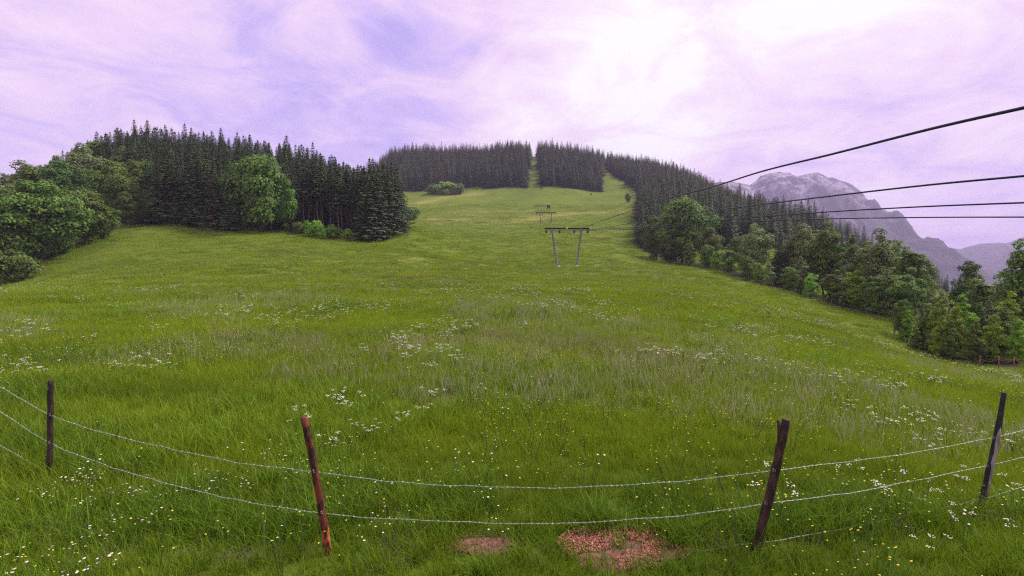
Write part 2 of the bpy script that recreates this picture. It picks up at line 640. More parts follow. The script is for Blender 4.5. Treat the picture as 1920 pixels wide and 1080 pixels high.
def inside(poly, x, y):
    x, y = np.asarray(x, float), np.asarray(y, float)
    r = np.zeros(x.shape, bool)
    n = len(poly)
    for k in range(n):
        x1, y1 = poly[k]
        x2, y2 = poly[(k + 1) % n]
        c = ((y1 > y) != (y2 > y)) & (x < (x2 - x1) * (y - y1) / (y2 - y1 + 1e-12) + x1)
        r ^= c
    return r


BELT_SHADE = [hit(px, py, 30) for px, py in ((1188, 463), (1235, 486), (1280, 496), (1370, 516), (1450, 540), (1560, 572), (1690, 604), (1702, 650), (1760, 671), (1830, 687), (1935, 692))]
BELT_SHADE = [(p.x, p.y) for p in BELT_SHADE] + [(p.x * 1.0 + 5, p.y + 6) for p in BELT_SHADE[::-1]]  # leaf litter strip under the belt trees, contact shade painted into its dark colour
wood = inside(BELT_SHADE, xs, ys).astype(float)
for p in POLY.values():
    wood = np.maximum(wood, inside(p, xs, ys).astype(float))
at = me.attributes.new('wood', 'FLOAT', 'POINT')  # carries the wood floors and the painted shade strip of the belt
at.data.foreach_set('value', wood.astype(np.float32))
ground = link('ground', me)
tag(ground, 'green meadow slope rising from the fence to the forested hill', kind='structure')


# ------------------------------------------------------------------ mountains
def rock_mat(name, rock1, rock2, green):
    m, nt = new_mat(name)
    g = nt.nodes.new('ShaderNodeNewGeometry')
    a = noise(nt, 0.006, 8, 0.65)
    b_ = noise(nt, 0.02, 8, 0.7)
    c = mixc(nt, sstep(nt, b_, 0.44, 0.60), rock1, rock2)
    sp = N(nt, 'ShaderNodeSeparateXYZ')
    L(nt, g.outputs['Position'], sp.inputs[0])
    hgt = mth(nt, 'DIVIDE', sp.outputs[2], 420.0)
    gm = sstep(nt, mth(nt, 'SUBTRACT', a, mth(nt, 'MULTIPLY', hgt, 0.55)), 0.08, 0.34)
    c = mixc(nt, gm, c, green)
    b = N(nt, 'ShaderNodeBsdfPrincipled', i_Roughness=0.95)
    L(nt, c, b.inputs['Base Color'])
    bp = N(nt, 'ShaderNodeBump', i_Strength=1.0, i_Distance=20.0)
    L(nt, b_, bp.inputs['Height'])
    L(nt, bp.outputs[0], b.inputs['Normal'])
    out(nt, b.outputs[0])
    return m


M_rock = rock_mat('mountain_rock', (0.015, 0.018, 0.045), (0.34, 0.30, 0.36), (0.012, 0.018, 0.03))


def mountain(name, ridge, D0, D1, label, rough, base=-120, seed=0, nx=420, ny=110):
    pr = [P(px, py, D) for px, py, D in ridge]
    us = np.linspace(0, 1, nx)
    k = np.linspace(0, 1, len(pr))
    rx = np.interp(us, k, [p.x for p in pr])
    ry = np.interp(us, k, [p.y for p in pr])
    rz = np.interp(us, k, [p.z for p in pr])
    v = np.linspace(-1, 1, ny)
    U, Vv = np.meshgrid(np.arange(nx), v, indexing='ij')
    X = rx[U] * (1 + 0 * Vv)
    off = np.where(Vv < 0, Vv * D0, Vv * D1)
    # slopes run out along the line of sight and slightly sideways
    Yy = ry[U] + off
    X = X * (1 + off / ry[U] * 0.55)
    prof = 1 - np.abs(Vv)
    prof = prof ** 0.9
    hgt = base + (rz[U] - base) * prof
    n1 = 1 - np.abs(2 * fbm(X / 260 + seed, Yy / 330 + seed, 6) - 1)
    n2 = fbm(X / 60 + seed, Yy / 80, 5) - 0.5
    env = np.clip(np.abs(Vv) * 5, 0.0, 1) * np.clip((1 - np.abs(Vv)) * 3, 0, 1)
    gul = 1 - np.abs(2 * fbm(X / 95 + seed, Yy / 420 + seed, 5) - 1)
    Zz = hgt + (gul - 0.85) * rough * 0.9 * env + (n1 - 0.75) * rough * env + n2 * rough * 0.3 * np.clip((1 - np.abs(Vv)) * 3, 0, 1)
    V = np.stack([X.ravel(), Yy.ravel(), Zz.ravel()], 1)
    i, j = np.meshgrid(np.arange(nx - 1), np.arange(ny - 1), indexing='ij')
    a = (i * ny + j).ravel()
    Fq = np.stack([a, a + ny, a + ny + 1, a + 1], 1)
    m = mesh_np(name, V, Fq, True, M_rock)
    o = link(name, m)
    return tag(o, label, kind='structure')


mountain('rocky_mountain', [(1230, 420, 2500), (1290, 380, 2500), (1340, 342, 2480), (1375, 338, 2450), (1405, 345, 2430), (1425, 328, 2420), (1455, 322, 2400), (1490, 326, 2400), (1530, 323, 2400),
                            (1555, 332, 2400), (1590, 343, 2380), (1608, 352, 2360), (1622, 374, 2350), (1650, 386, 2330), (1672, 400, 2300), (1690, 417, 2300),
                            (1702, 436, 2280), (1712, 452, 2260), (1745, 480, 2200), (1790, 520, 2150), (1850, 560, 2100)],
         900, 700, 'steep grey rocky mountain with its summit in cloud, behind the right hand trees', 110, seed=3)
mountain('distant_ridge', [(1640, 430, 3300), (1700, 446, 3300), (1730, 455, 3300), (1765, 468, 3250), (1790, 470, 3250), (1830, 460, 3250), (1870, 455, 3300), (1905, 450, 3300), (1980, 425, 3300), (2100, 400, 3300)],
         800, 800, 'low blue wooded ridge far down the valley', 90, seed=9)
mountain('valley_flank', [(1790, 600, 2500), (1830, 540, 2550), (1850, 505, 2600), (1880, 478, 2600), (1905, 458, 2600), (1930, 445, 2600), (2000, 405, 2600), (2100, 360, 2600)],
         800, 700, 'steep dark mountain flank at the right edge of the valley', 80, seed=15)


# ------------------------------------------------------------------ tree prototypes
def kites(cen, nrm, size, aspect, rs):
    """many small leaf shaped quads; returns verts, faces"""
    n = len(cen)
    r = rs.normal(size=(n, 3))
    t = np.cross(nrm, r)
    t /= np.linalg.norm(t, axis=1)[:, None] + 1e-9
    b = np.cross(nrm, t)
    b /= np.linalg.norm(b, axis=1)[:, None] + 1e-9
    s = size[:, None]
    bend = nrm / (np.linalg.norm(nrm, axis=1)[:, None] + 1e-9) * s * 0.18
    v = np.stack([cen - t * s, cen - b * s * aspect - bend, cen + t * s * 0.9, cen + b * s * aspect - bend], 1).reshape(-1, 3)
    f = np.arange(4 * n).reshape(n, 4)
    return v, f


def crown_mesh(name, H, cr, cz, rz, nl, per, leaf, mat, seed, low=0.0, lr=(0.10, 0.17), cone=0.0):
    leaf = leaf * 1.25
    per = int(per * 0.8)
    rs = np.random.RandomState(seed)
    cs = []
    k = 0
    while len(cs) < nl:
        d = rs.normal(size=3)
        d /= np.linalg.norm(d)
        q = rs.uniform(0.35, 1.0) ** 0.5 * (1.14 if rs.rand() < 0.16 else 1.0)
        c = np.array([d[0] * cr * q, d[1] * cr * q, cz + d[2] * rz * q])
        zr = (c[2] - (cz - rz)) / (2 * rz)
        c[:2] *= (1 + 0.35 * cone) - cone * 1.05 * zr
        # irregular outline
        c[:2] *= 0.82 + 0.35 * math.sin(3 * math.atan2(d[1], d[0]) + seed)
        c[2] += rs.uniform(-0.03, 0.03) * H
        if c[2] < low * H:
            continue
        cs.append(c)
    vs, ns, sz = [], [], []
    for c in cs:
        rad = rs.uniform(*lr) * H * (0.75 if c[2] > cz + rz * 0.5 else 1.0)
        rad *= 1 - cone * 0.55 * (c[2] - (cz - rz)) / (2 * rz)
        n = int(per * rs.uniform(0.7, 1.3))
        d = rs.normal(size=(n, 3))
        d /= np.linalg.norm(d, axis=1)[:, None]
        d[:, 2] = np.where((d[:, 2] < -0.25) & (rs.rand(n) < 0.7), -d[:, 2] * 0.8, d[:, 2])
        q = rs.uniform(0.6, 1.08, n)[:, None]
        p = c + d * rad * q * np.array([1.05, 1.05, 0.88])
        outv = c - np.array([0, 0, cz])
        outv = outv / (np.linalg.norm(outv) + 1e-6)
        nn = d * 1.0 + outv * 0.3 + np.array([0, 0, 0.3]) + rs.normal(size=(n, 3)) * 0.38
        vs.append(p)
        ns.append(nn)
        sz.append(rs.uniform(0.6, 1.35, n) * leaf)
    v, f = kites(np.concatenate(vs), np.concatenate(ns), np.concatenate(sz), 0.6, rs)
    v[:, 2] *= H / v[:, 2].max()
    v[:, 2] = np.maximum(v[:, 2], 0.02 * H)
    return mesh_np(name, v, f, False, mat), cs


def trunk_mesh(name, H, r0, cs, seed, mat, top=0.7):
    rd = random.Random(seed)
    mb = MB()
    pts, rads = [], []
    bx, by = 0, 0
    for i in range(7):
        t = i / 6
        pts.append((bx, by, -0.3 + t * H * top))
        rads.append(r0 * (1.25 if i == 0 else 1) * (1 - 0.8 * t))
        bx += rd.uniform(-0.02, 0.02) * H
        by += rd.uniform(-0.02, 0.02) * H
    mb.tube(pts, rads, 8)
    for c in (cs or [])[:16]:
        k = max(1, min(5, int(c[2] / (H * top) * 6 * 0.6)))
        p0 = Vector(pts[k])
        p1 = Vector(c)
        m = p0.lerp(p1, 0.5) + Vector((0, 0, -0.03 * H))
        mb.tube([p0, m, p1], [rads[k] * 0.55, rads[k] * 0.3, 0.02], 5, caps=False)
    return mesh_np(name, mb.v, mb.f, True, mat)


def spruce_crown(name, H, rad, z0, whorls, mat, seed, lush=1.0):
    rs = np.random.RandomState(seed)
    cen, nr_, sz = [], [], []
    for w in range(whorls):
        t = (w / whorls) ** 0.88
        z = (z0 + (1 - z0) * t) * H
        Rz = rad * H * ((1 - t) ** 0.80) * rs.uniform(0.68, 1.2) + 0.006 * H
        nb = max(5, int((11 - 4 * t) * lush))
        a0 = rs.uniform(0, 6.28)
        for b in range(nb):
            an = a0 + b * 6.283 / nb + rs.uniform(-0.25, 0.25)
            ln = Rz * rs.uniform(0.65, 1.18)
            ns = max(2, int(ln / (0.022 * H)))
            for s in range(ns):
                q = (s + 0.8) / ns
                droop = -0.30 * ln * q + 0.10 * ln * q * q * q
                for side in (-1, 0, 1):
                    wdt = ln * 0.20 * (1 - q * 0.7) * side * rs.uniform(0.6, 1.3)
                    x = math.cos(an) * ln * q - math.sin(an) * wdt
                    y = math.sin(an) * ln * q + math.cos(an) * wdt
                    cen.append((x, y, z + droop - abs(side) * 0.004 * H + rs.uniform(-.006, .006) * H))
                    nr_.append((math.cos(an) * 0.45 + rs.normal() * 0.3, math.sin(an) * 0.45 + rs.normal() * 0.3, 1.0))
                    sz.append((0.019 - 0.009 * t) * H * rs.uniform(0.7, 1.3))
    for k in range(8):
        cen.append((0, 0, H * (0.965 + 0.006 * k)))
        nr_.append(tuple(rs.normal(size=2)) + (0.1,))
        sz.append(0.012 * H * (1 - k * 0.08))
    v, f = kites(np.array(cen), np.array(nr_), np.array(sz), 0.55, rs)
    v[:, 2] = np.maximum(v[:, 2], 0.005 * H)
    return mesh_np(name, v, f, False, mat)


HB = 16.0
SPR = []
for k in range(5):
    c = spruce_crown('spruce_crown', HB, 0.225 + 0.02 * (k % 3), 0.03, 34, M_needle, 100 + k)
    t = trunk_mesh('spruce_trunk', HB, 0.20, None, 200 + k, M_barkred, top=0.90)
    SPR.append((c, t))
SPB = []
for k in range(3):
    c = spruce_crown('spruce_crown', HB, 0.22, 0.04, 34, M_needle_b, 130 + k)
    SPB.append((c, SPR[k][1]))
BARE = []
for k in range(3):
    c = spruce_crown('spruce_crown', HB, 0.15, 0.46, 22, M_needle, 160 + k)
    BARE.append((c, SPR[k][1]))
FAR = []
for k in range(4):
    c = spruce_crown('far_spruce_crown', HB, 0.28, 0.05, 24, M_needle if k % 2 else M_needle_b, 180 + k, lush=0.8)
    FAR.append(c)


def dec(mat, seeds, cr, cz, rz, nl=46, per=150, leaf=0.26, lr=(0.10, 0.16), low=0.08, cone=0.0):
    r = []
    for sd in seeds:
        c, cs = crown_mesh('tree_crown', HB, cr * HB, cz * HB, rz * HB, nl, per, leaf, mat, sd, low, lr, cone)
        r.append((c, trunk_mesh('tree_trunk', HB, 0.24, cs, sd, M_bark)))
    return r


ROUND_MID = dec(M_lf_mid, (1, 2, 3), 0.33, 0.50, 0.42, 90, 170, 0.24, (0.08, 0.15), 0.05)
ROUND_DARK = dec(M_lf_dark, (4, 5), 0.33, 0.50, 0.42, 90, 170, 0.24, (0.08, 0.15), 0.05)
ROUND_PALE = dec(M_lf_pale, (6, 7), 0.31, 0.52, 0.42, 84, 160, 0.23, (0.08, 0.14), 0.08)
TALL_MID = dec(M_lf_mid, (8, 9), 0.20, 0.53, 0.44, 80, 150, 0.2, (0.06, 0.11), 0.08)
TALL_PALE = dec(M_lf_pale, (10, 11), 0.19, 0.54, 0.44, 74, 150, 0.18, (0.055, 0.10), 0.08)
TALL_DARK = dec(M_lf_dark, (12, 13), 0.21, 0.53, 0.44, 80, 150, 0.2, (0.06, 0.11), 0.06)
FINE_BRIGHT = dec(M_lf_bright, (14, 15), 0.24, 0.48, 0.46, 100, 220, 0.17, (0.06, 0.11), 0.02)
FINE_MID = dec(M_lf_mid, (16, 17), 0.24, 0.48, 0.46, 100, 220, 0.17, (0.06, 0.11), 0.02)
YOUNG_B = dec(M_lf_bright, (24, 25, 26), 0.20, 0.50, 0.47, 90, 170, 0.15, (0.05, 0.09), 0.02, 0.8)
YOUNG_M = dec(M_lf_mid, (27, 28, 29), 0.20, 0.50, 0.47, 90, 170, 0.15, (0.05, 0.09), 0.02, 0.8)
YOUNG_P = dec(M_lf_pale, (30, 31), 0.19, 0.50, 0.47, 80, 160, 0.15, (0.05, 0.09), 0.02, 0.6)
BUSH_B = dec(M_lf_bright, (18, 19), 0.60, 0.42, 0.45, 44, 110, 0.55, (0.16, 0.26), 0.0)
BUSH_M = dec(M_lf_mid, (20, 21), 0.60, 0.42, 0.45, 44, 110, 0.55, (0.16, 0.26), 0.0)

GROUP_OF = {}


def place_tree(name, kind, base, H, label, cat, group, wx=1.0, rz=None):
    root = bpy.data.objects.new(name, None)
    root.location = base
    COL.objects.link(root)
    s = H / HB
    root.scale = (s * wx, s * wx, s)
    root.rotation_euler = (R.uniform(-.02, .02), R.uniform(-.02, .02), R.uniform(0, 6.28) if rz is None else rz)
    tag(root, label, cat, group)
    c = bpy.data.objects.new('crown', kind[0])
    COL.objects.link(c)
    c.parent = root
    t = bpy.data.objects.new('trunk', kind[1])
    COL.objects.link(t)
    t.parent = root
    return root


def tree_px(name, kind, px, top, D, label, cat, group, wx=1.0, sink=0.0):
    b = ground_at(px, D)
    H = D * T(top) - b.z + sink
    b.z -= sink
    return place_tree(name, kind, b, max(H, 0.8), label, cat, group, wx)


# --- broadleaved trees of the left wood
LW = 'broadleaved trees in the left wood'
left_dec = [
    (78, 335, 88, ROUND_MID[0], 1.15, 'big round broadleaved tree at the left corner of the left wood, above the low bush'),
    (20, 352, 90, ROUND_DARK[0], 1.1, 'dark broadleaved tree cut by the left edge of the picture'),
    (-35, 340, 96, ROUND_MID[1], 1.2, 'broadleaved tree mostly outside the left edge, behind the low bush'),
    (158, 352, 96, ROUND_MID[1], 1.0, 'medium green tree right of the big round corner tree in the left wood'),
    (205, 385, 98, ROUND_MID[2], 0.9, 'smaller tree where the left wood starts to run level along the meadow'),
    (60, 300, 118, ROUND_MID[2], 1.1, 'round treetop on the skyline just left of the wood crest, seen over the corner tree'),
    (120, 296, 116, ROUND_DARK[1], 1.0, 'dark round treetop on the left shoulder of the left wood'),
    (165, 268, 128, ROUND_PALE[0], 0.95, 'pale feathery treetop on the left skyline of the left wood'),
    (215, 300, 116, ROUND_MID[0], 1.0, 'medium green crown high on the left slope of the left wood'),
    (262, 296, 120, ROUND_MID[2], 0.95, 'round crown left of the brown tinged spruces in the left wood'),
    (248, 345, 107, ROUND_DARK[0], 0.85, 'dark broadleaved tree at the wood edge beside the brown tinged spruces'),
    (490, 286, 111, ROUND_MID[1], 1.0, 'large light green broadleaved tree standing out in the middle of the left wood'),
    (452, 330, 112, ROUND_MID[0], 0.8, 'smaller green tree leaning on the left side of the large light green tree'),
    (535, 335, 114, ROUND_MID[2], 0.75, 'smaller green tree on the right side of the large light green tree'),
    (330, 380, 109, ROUND_DARK[1], 0.7, 'low dark broadleaved tree at the foot of the brown tinged spruces'),
    (100, 312, 128, ROUND_MID[0], 1.0, 'green treetop on the left skyline between two darker round crowns'),
    (138, 285, 134, ROUND_PALE[1], 1.0, 'greyish rounded treetop on the left skyline below the first spruce tips'),
    (188, 262, 140, ROUND_MID[1], 0.95, 'highest broadleaved treetop on the left skyline'),
    (240, 272, 132, ROUND_PALE[0], 0.95, 'pale crown high under the crest at the left end of the spruce tips'),
    (290, 300, 121, ROUND_MID[1], 0.9, 'green crown rising just left of the brown tinged spruces'),
    (228, 325, 112, ROUND_MID[1], 0.95, 'full green crown above the corner where the wood edge turns level'),
    (285, 350, 109, ROUND_DARK[1], 0.85, 'dark crown at the wood edge immediately left of the brown tinged spruces'),
    (120, 420, 92, FINE_MID[0], 1.2, 'low leafy tree at the wood edge right of the big round corner tree'),
    (190, 425, 98, FINE_BRIGHT[1], 1.1, 'low bright leafy tree reaching the grass at the left wood corner'),
    (10, 330, 112, ROUND_PALE[1], 1.0, 'pale crown at the far left on the skyline'),
]
for px, top, D, kd, wx, lb in left_dec:
    tree_px('broadleaved_tree', kd, px, top, D, lb, 'tree', LW, wx)
SG = 'shrubs along the wood edges'
for px, top, D, kd, wx, lb in [
    (22, 466, 79, BUSH_M[0], 1.1, 'green bush at the left edge of the picture, lowest of the left wood'),
    (590, 412, 110, BUSH_B[1], 0.95, 'light green shrub below the bare spruce trunks, nearest the large light green tree'),
    (622, 420, 110, BUSH_M[0], 1.0, 'middle green shrub below the bare spruce trunks'),
    (652, 428, 111, BUSH_B[0], 0.9, 'low light green shrub just left of the tall end spruces of the left wood'),
    (560, 414, 112, BUSH_M[1], 0.9, 'shrub under the right side of the large light green tree'),
    (605, 428, 108.5, BUSH_B[1], 0.8, 'low bright shrub at the very edge of the left wood, in front of its neighbours'),
    (770, 386, 240, BUSH_M[1], 0.9, 'small lone bush in the upper meadow right beside the end of the left wood'),
    (812, 344, 375, BUSH_M[0], 1.3, 'left bush of the pale clump at the foot of the far forest'),
    (835, 340, 372, BUSH_B[0], 1.3, 'middle bush of the pale clump at the foot of the far forest'),
    (858, 343, 374, BUSH_M[1], 1.2, 'right bush of the pale clump at the foot of the far forest'),
    (1108, 362, 378, BUSH_M[1], 0.8, 'tiny bush at the foot of the forest block right of the ski cutting'),
    (1177, 362, 330, ROUND_MID[0], 0.9, 'small round tree on the left end of the right hand forest at the side clearing'),
]:
    if T(top) * D - tz((px - 960) / FPX * D, D) < 1.0:
        top -= 8
    tree_px('shrub', kd, px, top, D, lb, 'shrub', SG, wx)

# --- broadleaved trees of the right hedge
RH = 'broadleaved trees in the right hand tree belt'
right_dec = [
    (1278, 368, 131, ROUND_MID[1], 1.05, 'biggest round tree of the right tree belt, bright green in front of the spruces'),
    (1232, 402, 141, ROUND_MID[2], 0.95, 'dark round tree left of the biggest tree of the right belt'),
    (1330, 425, 124, ROUND_MID[0], 0.85, 'medium green tree right behind the biggest tree of the right belt'),
    (1255, 446, 127, ROUND_DARK[1], 1.33, 'low dark tree under the left side of the biggest belt tree'),
    (1292, 448, 123, FINE_BRIGHT[0], 1.2, 'low bright tree under the biggest belt tree'),
    (1325, 458, 116, FINE_MID[0], 1.2, 'low round hedge tree right of the biggest belt tree'),
    (1365, 462, 108, FINE_MID[1], 1.2, 'round hedge tree with a short trunk at the meadow edge'),
    (1420, 418, 106, ROUND_PALE[0], 0.85, 'pale grey green tree in the middle of the right belt'),
    (1400, 480, 100, FINE_MID[0], 1.2, 'low leafy hedge tree in front of the pale grey green tree'),
    (1440, 486, 95, FINE_MID[1], 1.2, 'low hedge tree below the lone dark spruce of the belt'),
    (1500, 416, 99, ROUND_PALE[1], 0.8, 'tall pale tree right of the lone dark spruce of the belt'),
    (1545, 412, 95, TALL_MID[0], 0.92, 'tall broad tree with a clear dark trunk in the right belt'),
    (1480, 500, 89, FINE_MID[0], 1.2, 'low hedge tree at the meadow edge below the tall pale tree'),
    (1520, 512, 84, FINE_BRIGHT[1], 1.2, 'low bright hedge tree below the broad trunked tree'),
    (1590, 438, 84, TALL_MID[1], 0.92, 'tall green tree left of the tallest slender tree of the belt'),
    (1562, 505, 80, FINE_MID[1], 1.2, 'leafy low tree at the meadow edge near the belt centre'),
    (1605, 505, 77, FINE_BRIGHT[0], 1.2, 'bright low tree left of the tallest slender tree'),
    (1645, 424, 76, TALL_PALE[0], 0.92, 'tallest slender pale tree of the right belt'),
    (1640, 515, 72, FINE_MID[0], 1.2, 'low tree at the foot of the tallest slender tree'),
    (1668, 500, 70, FINE_BRIGHT[1], 1.0, 'bright green low tree at the right end of the belt'),
    (1345, 470, 113, FINE_BRIGHT[1], 1.2, 'small bright hedge tree between two darker round ones at the meadow edge'),
    (1385, 440, 118, ROUND_MID[2], 0.8, 'medium tree just left of the pale grey green tree, a little behind'),
    (1422, 492, 98, FINE_BRIGHT[0], 1.2, 'low bright hedge tree directly below the pale grey green tree'),
    (1460, 470, 101, ROUND_MID[0], 0.8, 'medium tree at the foot of the lone dark spruce, behind the hedge'),
    (1500, 480, 92, FINE_MID[1], 1.2, 'round leafy tree filling the gap below the tall pale tree'),
    (1520, 430, 104, TALL_PALE[1], 0.92, 'pale crown between the tall pale tree and the broad trunked tree'),
    (1575, 455, 92, TALL_DARK[1], 0.92, 'shaded crown between the broad trunked tree and the tall green tree'),
    (1618, 450, 82, TALL_MID[0], 0.92, 'green crown close on the left of the tallest slender tree'),
    (1668, 445, 79, TALL_MID[1], 0.92, 'green crown close on the right of the tallest slender tree'),
    (1583, 520, 78, FINE_BRIGHT[1], 1.2, 'small bright tree at the meadow edge, lowest near the belt centre'),
    (1690, 500, 69, FINE_MID[1], 1.3, 'dark leafed tree closing the right end of the belt'),
    (1760, 540, 70, TALL_PALE[0], 0.92, 'pale young tree in front of the valley meadow'),
    (1848, 520, 66, TALL_MID[1], 1.4, 'green tree behind the right thicket, right of the lone treetop'),
    (1762, 590, 48.5, FINE_BRIGHT[0], 0.9, 'small yellow green tree at the front left of the right thicket'),
    (1855, 590, 47.5, FINE_BRIGHT[1], 1.0, 'bright tree in the thicket just left of the rusty fence'),
    (1715, 610, 51, FINE_MID[0], 1.0, 'low leafy tree at the front left corner of the right thicket'),
    (1693, 560, 56, FINE_MID[0], 0.8, 'slim young tree at the leftmost tip of the right thicket'),
    (1788, 575, 49, FINE_BRIGHT[1], 0.85, 'slim pointed bright tree in the front middle of the right thicket'),
    (1835, 565, 51, FINE_MID[1], 0.9, 'pointed green tree in the back middle of the right thicket'),
    (1890, 545, 52, FINE_BRIGHT[0], 0.95, 'tall bright pointed tree behind the rusty fence'),
    (1706, 456, 74, TALL_MID[1], 0.92, 'tall shaded tree at the right end of the belt before the valley gap'),
    (1728, 485, 80, TALL_PALE[1], 0.92, 'pale slim tree behind the dark tall tree at the valley gap'),
    (1812, 488, 80, TALL_DARK[1], 0.92, 'dark bushy treetop standing alone against the far valley'),
    (1912, 445, 58, TALL_MID[0], 0.92, 'tall dark tree cut by the right edge of the picture'),
    (1870, 530, 62, TALL_PALE[0], 0.92, 'pale tree left of the tall dark tree at the right edge'),
    (1701, 580, 55, FINE_BRIGHT[0], 0.9, 'bright young tree at the left end of the right thicket by two thin stakes'),
    (1738, 578, 52, FINE_MID[1], 0.95, 'young tree second from the left in the right thicket'),
    (1752, 560, 51, FINE_BRIGHT[1], 0.9, 'bright young tree in the left half of the right thicket'),
    (1800, 552, 51, FINE_BRIGHT[0], 1.05, 'brightest yellow green tree in the middle of the right thicket'),
    (1778, 600, 48, FINE_MID[0], 1.1, 'low dark leafed tree at the front of the right thicket'),
    (1824, 600, 47, FINE_MID[1], 1.0, 'leafy young tree at the front of the right thicket left of the rusty fence'),
    (1876, 575, 49, FINE_MID[0], 1.05, 'green tree behind the rusty fence at the right'),
    (1905, 600, 47, FINE_BRIGHT[1], 1.0, 'bright leafy tree above the rusty fence at the right edge'),
    (1945, 560, 48, FINE_MID[1], 1.2, 'leafy tree just beyond the right edge of the picture'),
]
kk_ = 0
for px, top, D, kd, wx, lb in right_dec:
    kk_ += 1
    if D < 56 and kd in FINE_BRIGHT:
        kd = YOUNG_B[kk_ % 3]
    elif D < 56:
        kd = YOUNG_M[kk_ % 3]
    elif D < 64:
        kd = kd
    elif kk_ % 5 == 0 and kd not in ROUND_MID and kd not in ROUND_DARK:
        kd = YOUNG_P[kk_ % 2]
    tree_px('broadleaved_tree', kd, px, top, D, lb, 'tree', RH, wx)

# --- spruces
spr = []     # px, D, x, y, H, kind, zone, seen weight
named = []


def add_spruce(px, D, H, kind, zone, wx=1.0):
    x = (px - 960) / FPX * D
    spr.append([px, D, x, H, kind, zone, wx])


def fill(zone, poly, d0, d1, step, H, kindf, jit=0.4, skip=None):
    D = d0
    while D < d1:
        sp = step * (1.0 + 0.0 * D)
        x = min(p[0] for p in poly)
        xm = max(p[0] for p in poly)
        row = []
        while x < xm:
            xx = x + R.uniform(-jit, jit) * sp
            yy = D + R.uniform(-jit, jit) * sp
            if inside(poly, np.array([xx]), np.array([yy]))[0]:
                px = 960 + xx / yy * FPX
                if -60 < px < 1990 and not (skip and skip(px, yy)):
                    spr.append([px, yy, xx, R.uniform(*H) * (1.12 if R.random() < 0.08 else 1) * (0.93 if zone == 'left' else 0.82) * (1 + (0.1 if zone == 'left' else 0.49) * float(fbm(np.array(xx / 22.0), np.array(yy / 22.0), 3))), kindf(px, yy), zone, R.uniform(0.85, 1.15)])
            x += sp
        D += sp * 0.9


def k_left(px, y):
    if 285 < px < 440 and y < 128:
        return 'brown' if R.random() < 0.55 else 'full'
    if 565 < px < 690 and y < 128:
        return 'bare'
    return 'full'


fill('left', POLY['left'], 100, 182, 4.0, (13.0, 16.4), k_left,
     skip=lambda px, y: (px < 190 and y < 158) or (px < 300 and y < 128) or (px < 100) or (430 < px < 560 and y < 117) or (555 < px < 686 and y < 121))
# the edge rows
for px in range(290, 440, 13):
    add_spruce(px + R.uniform(-3, 3), 110 + R.uniform(-1, 1.5), R.uniform(14, 17), k_left(px, 110), 'left')
for px in range(572, 690, 8):
    add_spruce(px + R.uniform(-2, 2), 117 + R.uniform(-2, 6), R.uniform(15, 17.5), 'bare', 'left', 0.9)
for px, D, H in ((694, 113, 16.8), (712, 114.5, 16.5), (729, 118, 16), (742, 123, 16), (703, 119, 17.5), (722, 124, 16.5), (736, 129, 16.5), (748, 131, 15.5), (684, 118, 15.5)):
    add_spruce(px, D, H, 'full', 'left_end', 1.1)
fill('far_left', POLY['far_left'], 391, 560, 5.2, (11, 18.5), lambda p, y: 'far')
fill('far_mid', POLY['far_mid'], 391, 560, 5.2, (11, 18.5), lambda p, y: 'far')
fill('far_right', POLY['far_right'], 150, 580, 5.4, (11.5, 16), lambda p, y: 'full' if y < 250 else 'far')
# small spruce line beyond the valley meadow
for px in range(1690, 1860, 6):
    add_spruce(px + R.uniform(-3, 3), 235 + R.uniform(-12, 25), R.uniform(8, 12), 'full', 'valley')

xs_ = np.array([s[2] for s in spr])
ys_ = np.array([s[1] for s in spr])
zs_ = terrain(xs_, ys_)
# the horizon each tree has to rise above: what shows largest
order = []
for k, s in enumerate(spr):
    px, py = project((xs_[k], ys_[k], zs_[k] + s[3]))
    order.append((s[3] / s[1], k))
order.sort(reverse=True)
# keep the trees whose tips are not hidden by nearer ones: a coarse depth-sorted skyline test
vis = {}
sky_ = {}
for k in sorted(range(len(spr)), key=lambda k: ys_[k]):
    s = spr[k]
    px, py = project((xs_[k], ys_[k], zs_[k] + s[3]))
    b = int(px // 7)
    cur = sky_.get(b, 9999)
    vis[k] = cur - py          # pixels of tip rising above everything nearer
    wpx = max(1, int(s[3] * 0.1 / s[1] * FPX // 7))
    for bb in range(b - wpx, b + wpx + 1):
        sky_[bb] = min(sky_.get(bb, 9999), py + 8 * abs(bb - b))
score = sorted(((min(vis[k], 60) if vis[k] > 2 else 0) + 200 * spr[k][3] / spr[k][1], k) for k in range(len(spr)))[::-1]
single = set(k for v, k in score[:300])
ZL = {
    'left': ('spruce_tree', 'dark green spruce in the left wood', 'spruces packed in the left wood'),
    'left_brown': ('spruce_tree', 'spruce with brownish needles in the left wood', 'brown tinged spruces in the left wood'),
    'left_bare': ('spruce_tree', 'bare trunked spruce above the light shrubs', 'spruces with bare lower trunks in the left wood'),
    'far_right': ('spruce_tree', 'spruce in the dark forest behind the right hand tree belt', 'spruces of the right hand forest'),
    'far_left': ('spruce_tree', 'small hazy spruce on the far hill left of the ski cutting', 'spruces on the far hill left of the cutting'),
    'far_mid': ('spruce_tree', 'small hazy spruce in the far block right of the ski cutting', 'spruces in the block right of the cutting'),
    'valley': ('spruce_tree', 'small spruce in the dark row beyond the valley meadow at right', 'spruces beyond the valley meadow'),
}
END = iter(['leftmost and nearest tall spruce of the end group of the left wood', 'second spruce from the left in the end group, reaching the grass',
            'third spruce of the end group, slightly set back', 'rightmost front spruce of the left wood, beside the upper meadow',
            'tallest spruce tip rising behind the nearest end spruce', 'spruce tip between the front spruces of the end group',
            'set back spruce near the right corner of the left wood', 'last spruce at the right corner of the left wood', 'spruce at the inner side of the end group beside the bare trunks'])


